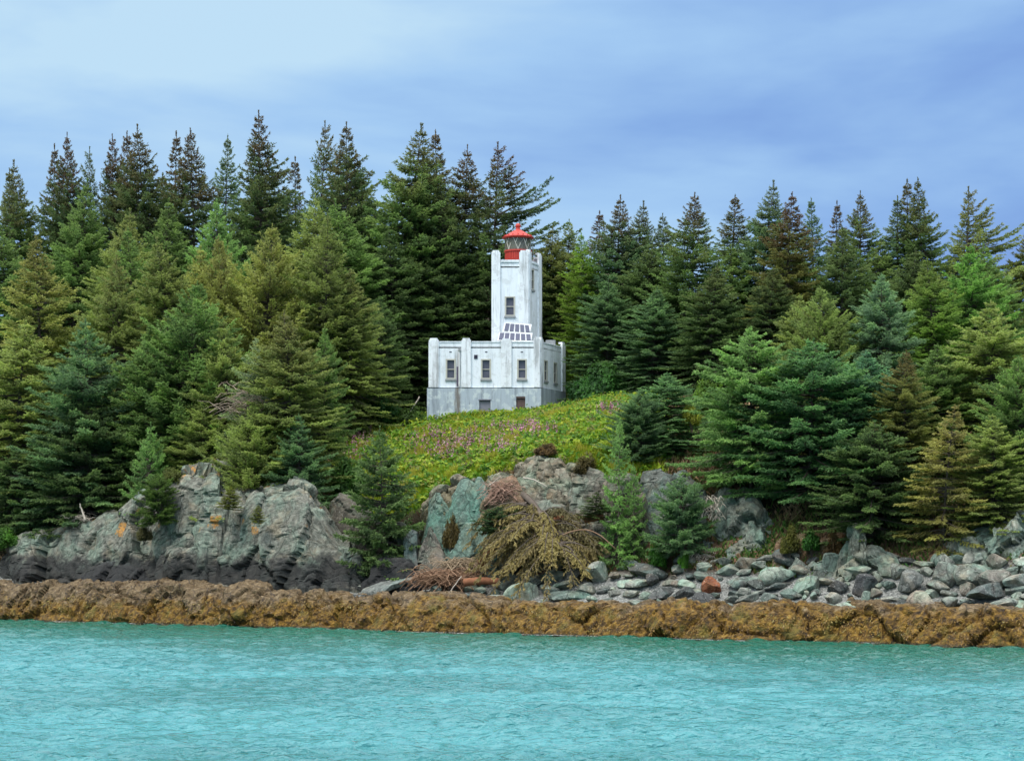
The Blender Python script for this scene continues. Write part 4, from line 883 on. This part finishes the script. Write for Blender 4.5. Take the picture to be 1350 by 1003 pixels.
def arc_pile(name, label, cat, center, ext, n, mat, seed, rad=(.02, .05), sag=.6, extra=None):
    rng = np.random.default_rng(seed); paths = []; c = np.array(center)
    for k in range(n):
        L = rng.uniform(.5, 1.0)*ext[0]*.9; az = rng.normal(0, .5)+rng.choice([0, math.pi]); o = c+rng.normal(0, .42, 3)*np.array(ext); dz = rng.uniform(-.3, .5)
        us = np.linspace(-.5, .5, 7); w1 = rng.normal(0, .12, 7)
        pts = np.stack([o[0]+math.cos(az)*L*us, o[1]+math.sin(az)*L*us+w1, o[2]+dz*L*us-sag*L*us*us*1.4+w1*.5], 1)
        g = ground(pts[:, 0], pts[:, 1]); pts[:, 2] = np.maximum(pts[:, 2], g+.05)
        paths.append((pts, np.linspace(rng.uniform(*rad), rad[0]*.5, 7)))
    if extra: paths += extra
    v, q = tubes(paths, 5); o = link(name, mesh_np(name, v-c, q, mat=mat, smooth=True), loc=tuple(c)); return tag(o, label, cat)
arc_pile('brush_pile', 'tangled red brown root and branch pile left of the fallen spruce', 'brush pile', at(590, 760, 5.6), (2.2, .9, .62), 420, M_TWIG, 3)
arc_pile('brush_pile', 'tan brush heap of broken twigs above the red brown pile', 'brush pile', at(612, 742, 7.0), (1.8, .8, .4), 220, plain('tan_twigs', (.30, .22, .14), .9, .4, 2, .1), 4)
arc_pile('root_tangle', 'torn pinkish roots hanging in the hollow between the cliffs', 'roots', at(664, 648, 10.2), (1.5, .6, .8), 240, plain('torn_roots', (.36, .22, .16), .9, .4, 2, .1), 5, (.015, .04))
arc_pile('root_tangle', 'bare pale roots trailing down beside the round blue green spruce', 'roots', at(940, 668, 8.9), (.7, .35, 1.2), 40, M_DEADWOOD, 6, (.02, .05), 1.6)
arc_pile('dead_branches', 'dead grey branches caught in the pale spruce above the square block', 'dead branches', at(318, 530, 12.5), (2.2, .8, 1.4), 90, plain('dead_grey_boughs', (.30, .23, .17), .9, .3, 2, .1), 7, (.015, .05), .3)
arc_pile('dead_branches', 'bleached dead branches lying on the long grey shoulder of the outcrop', 'dead branches', at(108, 682, 8.5), (1.2, .5, .35), 26, M_DEADWOOD, 8, (.015, .04), .3)
arc_pile('dead_branches', 'fine pale twigs over the russet slope right of the bright green bush', 'dead branches', at(925, 735, 8.4), (.9, .4, .6), 60, M_DEADWOOD, 9, (.012, .03), .6)
def log(label, p0, p1, r0, r1, mat, bend=0.0, name='driftwood_log', seed=1):
    p0, p1 = np.array(p0), np.array(p1); us = np.linspace(0, 1, 12); rng = np.random.default_rng(seed)
    pts = p0+(p1-p0)*us[:, None]; pts[:, 2] += bend*np.sin(us*math.pi); pts += rng.normal(0, .02, pts.shape)
    v, q = tubes([(pts, np.linspace(r0, r1, 12))], 8); k = len(v); caps = [list(range(8)), list(range(k-1, k-9, -1))]
    me = mesh_np(name, np.concatenate([v-p0, [[0, 0, 0]], [p1-p0]]), q, [[k, (i+1) % 8, i] for i in range(8)]+[[k+1, k-8+i, k-8+(i+1) % 8] for i in range(8)], mat, smooth=True)
    return tag(link(name, me, loc=tuple(p0)), label, 'log')
log('bleached white snag leaning up from the long grey shoulder', at(113, 686, 7.8), at(105, 664, 8.2), .10, .05, M_DEADWOOD, seed=2)
log('long pale branch arching over the right half of the fallen spruce', at(742, 705, 5.2), at(812, 724, 4.9), .045, .025, M_TWIG, .75, 'dead_branch', 3)
log('red brown rotten log with a pale broken end left of the fallen spruce', at(634, 742, 6.6), at(648, 722, 6.4), .34, .30, M_REDWOOD, seed=4)
log('red brown half buried log low on the brush pile', at(612, 768, 5.0), at(658, 766, 5.2), .26, .22, M_REDWOOD, .1, seed=5)
log('short red brown log at the top of the fallen spruce', at(728, 692, 8.4), at(742, 680, 8.6), .32, .28, M_REDWOOD, seed=6)
log('red brown log lying under the dark brown cliff face', at(772, 684, 8.6), at(796, 680, 8.8), .26, .22, M_REDWOOD, seed=7)
log('thin pale branch poking down out of the red brown pile', at(586, 790, 4.0), at(608, 760, 4.8), .05, .03, M_DEADWOOD, seed=8, name='dead_branch')
log('thin leaning pole in the grass left of the lighthouse', at(531, 560, 36), at(553, 523, 38), .06, .05, M_DEADWOOD, seed=9, name='leaning_pole')
log('torn branch lying across the pinkish roots', at(645, 640, 9.6), at(660, 628, 9.8), .06, .03, M_DEADWOOD, seed=10, name='dead_branch')
log('pale broken branch between the roots and the fallen spruce', at(690, 630, 9.6), at(722, 642, 9.4), .06, .03, M_DEADWOOD, .15, seed=11, name='dead_branch')

# ------------------------------------------------------------------ lighthouse
def paint_mat(name, lo, hi, patch, pamt, stain=0.0, streak=.5):
    m, t = new_mat(name)
    pos = t.n('ShaderNodeNewGeometry').outputs['Position']; sp = t.n('ShaderNodeSeparateXYZ', {0: pos})
    a = t.noise(t.vmath('MULTIPLY', pos, (2.6, 2.6, .22)), 1.0, 6, .65); b = t.noise(pos, 1.3, 8, .7); c3 = t.noise(t.vmath('MULTIPLY', pos, (6, 6, .5)), 1.0, 4, .6)
    c = t.mix(t.math('MULTIPLY', t.step(a, .45, .72), streak), hi, lo)
    c = t.mix(t.math('MULTIPLY', t.step(c3, .60, .75), streak*.7), c, tuple(x*.55 for x in lo))
    c = t.mix(t.math('MULTIPLY', t.step(b, .52, .60), pamt), c, patch)
    if stain:
        dx = t.math('ABSOLUTE', t.math('ADD', sp.outputs[0], t.math('MULTIPLY_ADD', b, .5, 4.30)))
        mk = t.math('MULTIPLY', t.math('SUBTRACT', 1.0, t.step(dx, .10, .34)), t.step(c3, .30, .5))
        mk = t.math('MULTIPLY', mk, t.math('SUBTRACT', 1.0, t.step(sp.outputs[2], 21.2, 22.2)))
        c = t.mix(t.math('MULTIPLY', mk, stain), c, (.17, .145, .12))
    finish(t, c, .75, b, .25, .03, .3)
    return m
M_WHITE = paint_mat('weathered_white_paint', (.52, .57, .60), (.85, .89, .91), (.60, .63, .62), .5, .5, .75)
M_PIL = paint_mat('worn_white_pilaster_paint', (.33, .34, .34), (.86, .89, .90), (.36, .35, .33), .3, 0, .95)
M_PLINTH = paint_mat('peeling_grey_paint', (.22, .25, .28), (.43, .49, .53), (.60, .66, .64), .75, .9, .95)
M_RED = plain('red_lantern_paint', (.50, .05, .034), .6, .25, 3.0, .4)
M_CREAM = plain('cream_window_frame', (.52, .50, .42), .6, .2, 6)
M_PANE = plain('dull_window_pane', (.10, .10, .125), .22, .5, 2.2, .5)
M_DARKV = plain('dark_vent', (.03, .03, .05), .7)
M_GREYM = plain('grey_metal', (.30, .31, .31), .55, .2, 4, .4)
M_SOLAR = plain('solar_cell_glass', (.075, .08, .13), .25, .2, 5, .5)
M_WFRAME = plain('white_frame', (.72, .72, .70), .6, .12, 5)
class MB:
    def __init__(s): s.v, s.f = [], []
    def quad(s, a, b, c, d):
        k = len(s.v); s.v += [tuple(a), tuple(b), tuple(c), tuple(d)]; s.f.append((k, k+1, k+2, k+3))
    def prism(s, poly, z0, z1):
        k = len(s.v); n = len(poly); s.v += [(x, y, z0) for x, y in poly]+[(x, y, z1) for x, y in poly]
        for i in range(n): j = (i+1) % n; s.f.append((k+i, k+j, k+n+j, k+n+i))
        s.f.append(tuple(range(k+n, k+2*n))); s.f.append(tuple(range(k+n-1, k-1, -1)))
    def obox(s, c, ux, uy, uz):                    # box from centre and three half vectors
        c, ux, uy, uz = map(Vector, (c, ux, uy, uz)); k = len(s.v)
        for sz in (-1, 1):
            for sx, sy in ((-1, -1), (1, -1), (1, 1), (-1, 1)): s.v.append(tuple(c+ux*sx+uy*sy+uz*sz))
        for f in ((3, 2, 1, 0), (4, 5, 6, 7), (0, 1, 5, 4), (1, 2, 6, 5), (2, 3, 7, 6), (3, 0, 4, 7)): s.f.append(tuple(k+i for i in f))
    def lathe(s, c, prof, n=24):
        k = len(s.v); m_ = len(prof)
        for r, z in prof:
            for i in range(n): a = i/n*2*math.pi; s.v.append((c[0]+r*math.cos(a), c[1]+r*math.sin(a), z))
        for j in range(m_-1):
            for i in range(n): i2 = (i+1) % n; s.f.append((k+j*n+i, k+j*n+i2, k+(j+1)*n+i2, k+(j+1)*n+i))
    def build(s, name, mat, parent=None, bevel=0.0):
        o0 = LH; me = bpy.data.meshes.new(name); me.from_pydata([(x-o0[0], y-o0[1], z-o0[2]) for x, y, z in s.v], [], s.f); me.materials.append(mat); me.update()
        bm = bmesh.new(); bm.from_mesh(me); bmesh.ops.remove_doubles(bm, verts=bm.verts, dist=1e-4); bmesh.ops.recalc_face_normals(bm, faces=bm.faces)
        if bevel: bmesh.ops.bevel(bm, geom=[e_ for e_ in bm.edges if len(e_.link_faces) == 2 and e_.calc_face_angle(0) > .5], offset=bevel, segments=2, affect='EDGES')
        bm.to_mesh(me); bm.free(); return link(name, me, parent)
LH = (-1.2, 164.0, 16.0)
lh = empty('lighthouse', LH, 'white square lighthouse with red lantern, stepped base and grey plinth on the grassy knoll', 'lighthouse')
class Face:
    """one upright wall plane: u along it from p0 to p1 (left to right seen from outside)"""
    def __init__(s, p0, p1): s.p0 = Vector((p0[0], p0[1], 0)); s.d = Vector((p1[0]-p0[0], p1[1]-p0[1], 0)); s.L = s.d.length; s.d /= s.L; s.n = Vector((s.d.y, -s.d.x, 0))
    def at(s, u, z, out=0.0): return s.p0+s.d*u+s.n*out+Vector((0, 0, z))
    def u_px(s, px):
        k = (px-CX)/FPX; return (k*s.p0.y-s.p0.x)/(s.d.x-k*s.d.y)
    def y_u(s, u): return s.p0.y+s.d.y*u
    def z_py(s, py, u): return EYE+(HOR-py)/FPX*s.y_u(u)
    def wall(s, mb, z0, z1, holes, depth=.2):
        us = sorted({0.0, s.L, *[h[0] for h in holes], *[h[1] for h in holes]}); zs = sorted({z0, z1, *[h[2] for h in holes], *[h[3] for h in holes]})
        for a, b in zip(us, us[1:]):
            for c, d in zip(zs, zs[1:]):
                um, zm = (a+b)/2, (c+d)/2
                if any(h[0] < um < h[1] and h[2] < zm < h[3] for h in holes): continue
                mb.quad(s.at(a, c), s.at(b, c), s.at(b, d), s.at(a, d))
        for a, b, c, d in holes:
            mb.quad(s.at(a, c), s.at(a, c, -depth), s.at(a, d, -depth), s.at(a, d)); mb.quad(s.at(b, c), s.at(b, d), s.at(b, d, -depth), s.at(b, c, -depth))
            mb.quad(s.at(a, d), s.at(a, d, -depth), s.at(b, d, -depth), s.at(b, d)); mb.quad(s.at(a, c), s.at(b, c), s.at(b, c, -depth), s.at(a, c, -depth))
    def box(s, mb, u0, u1, z0, z1, o0, o1):
        mb.obox(s.at((u0+u1)/2, (z0+z1)/2, (o0+o1)/2), s.d*((u1-u0)/2), s.n*((o1-o0)/2), Vector((0, 0, (z1-z0)/2)))
    def window(s, h, parent, label=None, sill=True, pane=None, fw=.09):
        a, b, c, d = h; mb = MB()
        s.box(mb, a-.04, a+fw, c, d, -.10, .03); s.box(mb, b-fw, b+.04, c, d, -.10, .03); s.box(mb, a-.04, b+.04, d-fw*.6, d+.05, -.10, .035); s.box(mb, a+fw, b-fw, c, c+fw, -.10, .02)
        mz = c+(d-c)*.5; s.box(mb, a+fw, b-fw, mz-.03, mz+.03, -.12, -.05)
        f = mb.build('window', M_CREAM, parent)
        if label: f['label'] = label
        mb = MB(); s.box(mb, a+.02, b-.02, c+.02, d-.02, -.19, -.13); mb.build('pane', pane or M_PANE, f)
        if sill: mb = MB(); s.box(mb, a-.08, b+.08, c-.16, c-.012, -.02, .10); mb.build('sill', M_GREYM, f)
A_, B_, C_, D_, E_ = (-6.99, 160), (2.35, 160), (4.52, 165), (4.52, 168.2), (-6.99, 168.2)
FR, RT, BK1, BK2, LT_ = Face(A_, B_), Face(B_, C_), Face(C_, D_), Face(D_, E_), Face(E_, A_)
ZL, ZT = 18.64, 22.42
wins = []
for p0, p1 in ((588.2, 600.2), (634.6, 646.8), (682.3, 694.0)):
    u0, u1 = FR.u_px(p0), FR.u_px(p1); wins.append((u0, u1, FR.z_py(499.5, u0), FR.z_py(474, u0)))
rw = []
for pc, pa, pb in ((719.5, 475.5, 502), (732.0, 478.5, 505)):
    u = RT.u_px(pc); rw.append((u-.36, u+.36, RT.z_py(pb, u), RT.z_py(pa, u)))
mb = MB(); FR.wall(mb, ZL, ZT, wins); RT.wall(mb, ZL, ZT, rw)
for f in (BK1, BK2, LT_): f.wall(mb, ZL, ZT, [])
mb.build('base_wall', M_WHITE, lh)
mb = MB(); mb.prism([A_, B_, C_, D_, E_], 21.95, 22.05); mb.build('flat_roof', M_GREYM, lh)
for k, h in enumerate(wins): FR.window(h, lh, ('window with horizontal blinds left of the downpipe', None, 'window with dark broken panes')[k])
for h in rw: RT.window(h, lh)
po = .12
def offs(pts, o):
    out = []; n = len(pts)
    for i in range(n):
        p, a, b = Vector(pts[i]), Vector(pts[i-1]), Vector(pts[(i+1) % n]); d1 = (p-a).normalized(); d2 = (b-p).normalized()
        n1 = Vector((d1.y, -d1.x)); n2 = Vector((d2.y, -d2.x)); bis = (n1+n2).normalized(); out.append(tuple(p+bis*(o/max(.3, bis.dot(n1)))))
    return out
PL = offs([A_, B_, C_, D_, E_], po); PF = Face(PL[0], PL[1]); mb = MB()
doors = [(PF.u_px(631.8), PF.u_px(646.8), 15.9, PF.z_py(527.5, 1)), (PF.u_px(680.5), PF.u_px(692.5), 16.3, PF.z_py(522.5, 1))]
PF.wall(mb, 14.6, ZL, doors, .22)
for i in range(1, 5): Face(PL[i], PL[(i+1) % 5]).wall(mb, 14.6, ZL, [])
mb.prism(PL, ZL-.05, ZL+.004); mb.build('plinth', M_PLINTH, lh)
for k, h in enumerate(doors):
    mb = MB(); PF.box(mb, h[0]+.01, h[1]-.01, h[2], h[3]-.01, -.2, -.14)
    if k: PF.box(mb, h[0]+.01, h[1]-.01, h[3]-.14, h[3]-.01, -.13, -.02); PF.box(mb, (h[0]+h[1])/2-.03, (h[0]+h[1])/2+.03, h[2], h[3]-.15, -.13, -.10)
    else: PF.box(mb, h[0]-.06, h[1]+.06, h[3], h[3]+.09, -.10, .035)
    o = mb.build('basement_door', (plain('weathered_grey_boarding', (.22, .22, .25), .7, .25, 2), plain('brown_boarded_hatch', (.13, .085, .075), .7, .4, 3))[k], lh)
    o['label'] = ('grey basement opening under the middle window', 'brown boarded basement hatch under the right window')[k]
def pil(f, u0, u1, z0, z1, o, nm='pilaster', cap=True, parent=lh, mat=None):
    mb = MB(); f.box(mb, u0, u1, z0, z1, -.06, o); 
    if cap: f.box(mb, u0+.10, u1-.10, z1-.01, z1+.16, -.30, o-.05)
    mb.build(nm, mat or M_PIL, parent, .02)
for a, b, z1 in ((565.3, 578.5, 22.62), (608.3, 621.0, 22.62), (660.5, 674.5, 22.58), (703.5, 711.9, 22.72)): pil(FR, max(.0, FR.u_px(a))-.0, FR.u_px(b), ZL+.006, z1, .16)
pil(RT, .02, .55, ZL+.006, 22.72, .10); pil(RT, RT.L-.75, RT.L, ZL+.006, 22.75, .13)
for f, a, b in ((FR, 579, 608), (FR, 621.5, 660), (FR, 675, 703)):
    mb = MB(); f.box(mb, f.u_px(a), f.u_px(b), ZT, ZT+.10, -.32, .05); mb.build('coping', M_WHITE, lh, .02)
mb = MB(); RT.box(mb, .6, RT.L-.8, ZT, ZT+.10, -.32, .05); mb.build('coping', M_WHITE, lh, .02)
for px in (594, 641, 688):
    mb = MB(); u = FR.u_px(px); FR.box(mb, u-.10, u+.10, FR.z_py(464, 0)-.05, FR.z_py(464, 0)+.04, -.02, .012); mb.build('scupper', M_DARKV, lh)
mb = MB(); u = FR.u_px(627.3); FR.box(mb, u-.15, u+.15, 21.05, 21.38, -.02, .04); o = mb.build('vent_box', M_DARKV, lh)
v, q = tubes([(np.array([[FR.at(FR.u_px(605.6), z, .10)[:]][0] for z in np.linspace(21.75, 18.75, 6)]), [.065]*6)], 8)
o = link('downpipe', mesh_np('downpipe', v-np.array(LH), q, mat=M_WFRAME, smooth=True), lh)
mb = MB(); FR.box(mb, FR.u_px(604.3), FR.u_px(607.0), 21.7, 21.98, .02, .22); mb.build('rain_hopper', M_GREYM, o)
mb = MB(); FR.box(mb, FR.u_px(602.0), FR.u_px(604.2), 18.75, 20.4, -.02, .02); mb.build('recess_shadow', plain('recess_shadow_paint', (.12, .10, .14), .8, .4, 5), o)  # dark strip painted as the shadow in the wall recess by the pipe
mb = MB(); mb.obox((3.3, 163.6, 22.5), (.42, 0, 0), (0, .5, 0), (0, 0, .46)); mb.build('roof_tank', M_GREYM, lh, .04)
# tower
TA, TB, TC_, TD, TE = (-1.75, 163), (1.42, 163), (2.50, 165.8), (2.50, 167.2), (-1.75, 167.2)
TF, TR = Face(TA, TB), Face(TB, TC_); TZ = 29.55
u0, u1 = TF.u_px(666.0), TF.u_px(678.6); tw = (u0, u1, TF.z_py(416.5, 0), TF.z_py(391.5, 0))
u = TR.u_px(701.8); tr_ = (u-.37, u+.37, TR.z_py(382, u), TR.z_py(355.5, u))
mb = MB(); TF.wall(mb, 22.0, TZ, [tw]); TR.wall(mb, 22.0, TZ, [tr_])
for a, b in ((TC_, TD), (TD, TE), (TE, TA)): Face(a, b).wall(mb, 22.0, TZ, [])
mb.build('tower_wall', M_WHITE, lh)
mb = MB(); mb.prism([TA, TB, TC_, TD, TE], 29.1, 29.2); mb.build('gallery_floor', M_GREYM, lh)
TF.window(tw, lh); TR.window(tr_, lh)
ZP = 30.42
pil(TF, .0, .76, 22.06, ZP, .14); pil(TF, TF.u_px(684.6), TF.L, 22.06, ZP, .14); pil(TR, .02, .52, 22.06, ZP+.1, .09); pil(TR, TR.L-.75, TR.L, 22.06, ZP+.12, .12)
pil(Face(TD, TE), 0, .7, 22.06, ZP, .12); pil(Face(TD, TE), 3.5, 4.25, 22.06, ZP, .12)
mb = MB(); TF.box(mb, .77, TF.u_px(684.4), TZ, TZ+.22, -.22, .07); mb.build('coping', M_WHITE, lh, .02)
mb = MB(); TR.box(mb, .55, TR.L-.8, TZ, TZ+.22, -.22, .07); mb.build('coping', M_WHITE, lh, .02)
# lantern
lc = (.52, 165.15)
mb = MB(); n_ = 44
for i in range(n_):
    a = i/n_*2*math.pi; c = Vector((lc[0]+1.10*math.cos(a), lc[1]+1.10*math.sin(a), 30.05)); rd = Vector((math.cos(a), math.sin(a), 0)); tg = Vector((-rd.y, rd.x, 0)); mb.obox(c, tg*.05, rd*.035, (0, 0, .75))
mb.lathe(lc, [(1.08, 29.2), (1.08, 30.78)], 44); mb.lathe(lc, [(1.09, 30.70), (1.20, 30.72), (1.20, 30.85), (1.0, 30.86)], 44)
lant = mb.build('lantern_drum', M_RED, lh)
m, t = new_mat('lantern_glass'); p_ = t.n('ShaderNodeBsdfPrincipled', {'Base Color': (.22, .21, .16), 'Roughness': .12}); tp_ = t.n('ShaderNodeBsdfTransparent', {'Color': (.9, .95, .9)})
t.n('ShaderNodeOutputMaterial', {'Surface': t.n('ShaderNodeMixShader', {0: .55, 1: tp_, 2: p_})}); M_LGLASS = m
mb = MB(); mb.lathe(lc, [(1.10, 30.86), (1.10, 31.95)], 16); gl = mb.build('lantern_glazing', M_LGLASS, lh)
mb = MB(); zs_ = (30.87, 31.41, 31.95)
for i in range(16):
    for j in range(2):
        for sg in (-1, 1):
            i0 = i+(.5 if j else 0); a0_, a1_ = (i0)/8*math.pi, (i0+sg*.5)/8*math.pi
            p0, p1 = Vector((lc[0]+1.12*math.cos(a0_), lc[1]+1.12*math.sin(a0_), zs_[j])), Vector((lc[0]+1.12*math.cos(a1_), lc[1]+1.12*math.sin(a1_), zs_[j+1]))
            if (i+j) % 2: continue
            d = p1-p0; c = (p0+p1)/2; nrm = Vector((c.x-lc[0], c.y-lc[1], 0)).normalized(); mb.obox(c, d/2, nrm*.018, d.cross(nrm).normalized()*.028)
mb.build('astragal', M_CREAM, gl)
mb = MB(); mb.lathe(lc, [(.0, 30.9), (.55, 30.9), (.62, 31.4), (.5, 31.9), (.0, 31.9)], 16); mb.build('lens', plain('milky_lens', (.42, .44, .38), .2, .2, 3, .5), gl)
mb = MB(); mb.lathe(lc, [(1.16, 31.86), (1.36, 31.93), (1.38, 32.02), (1.18, 32.10), (.78, 32.36), (.36, 32.60), (.20, 32.68), (.17, 32.84), (.0, 32.84)], 32)
for i in range(16): a = i/8*math.pi; mb.obox((lc[0]+1.16*math.cos(a), lc[1]+1.16*math.sin(a), 32.14), (.05, 0, 0), (0, .05, 0), (0, 0, .05))
rf = mb.build('lantern_roof', M_RED, lh)
mb = MB(); mb.lathe(lc, [(.0, 32.8)]+[(.23*math.sin(a), 33.00-.23*math.cos(a)) for a in np.linspace(.5, 3.1, 9)], 18); mb.build('roof_ball', M_RED, rf)
v, q = tubes([(np.array([[lc[0]+1.30, lc[1]-.25, z] for z in (29.2, 30.5, 31.9)]), [.03]*3)], 6); link('lightning_rod', mesh_np('lightning_rod', v-np.array(LH), q, mat=M_GREYM), lh)
# solar array standing on the flat roof in front of the tower
sa = bpy.data.objects.new('solar_array', None); COL.objects.link(sa); sa.parent = lh
def spt(px, py, Y): return px2w(px, py, Y)
rows = [((663.5, 437.2), (699.5, 439.5), (666.5, 425.0), (697.5, 428.0), 5, 161.75), ((656.5, 448.5), (700.8, 449.5), (658.8, 437.6), (699.8, 439.8), 6, 161.35), ((662, 458), (702.5, 458.5), (663.5, 448.8), (701.5, 449.8), 5, 160.95)]
mbf = MB()
for (bl_, br_, tl_, tr2, k, Y) in rows:
    P00, P10, P01, P11 = spt(*bl_, Y), spt(*br_, Y), spt(*tl_, Y+.42), spt(*tr2, Y+.42); nrm = (P10-P00).cross(P01-P00).normalized()
    mbf.obox((P00+P10+P01+P11)/4+nrm*-.03, (P10-P00)/2, (P01-P00)/2, nrm*.02)
    for i in range(k):
        f0, f1 = (i+.11)/k, (i+.89)/k
        def q2(f, g): return (P00*(1-f)+P10*f)*(1-g)+(P01*(1-f)+P11*f)*g
        c = (q2(f0, .1)+q2(f1, .1)+q2(f0, .9)+q2(f1, .9))/4; mb = MB(); mb.obox(c+nrm*.01, (q2(f1, .5)-q2(f0, .5))/2, (q2((f0+f1)/2, .9)-q2((f0+f1)/2, .1))/2, nrm*.018); mb.build('panel', M_SOLAR, sa)
for px, Yb in ((664, 161.9), (680, 161.9), (697, 161.9)):
    p = spt(px, 428, 162.15); mbf.obox((p.x, 162.25, (22.05+p.z)/2), (.04, 0, 0), (0, .04, 0), (0, 0, (p.z-22.05)/2))
mbf.build('support_frame', M_WFRAME, sa)
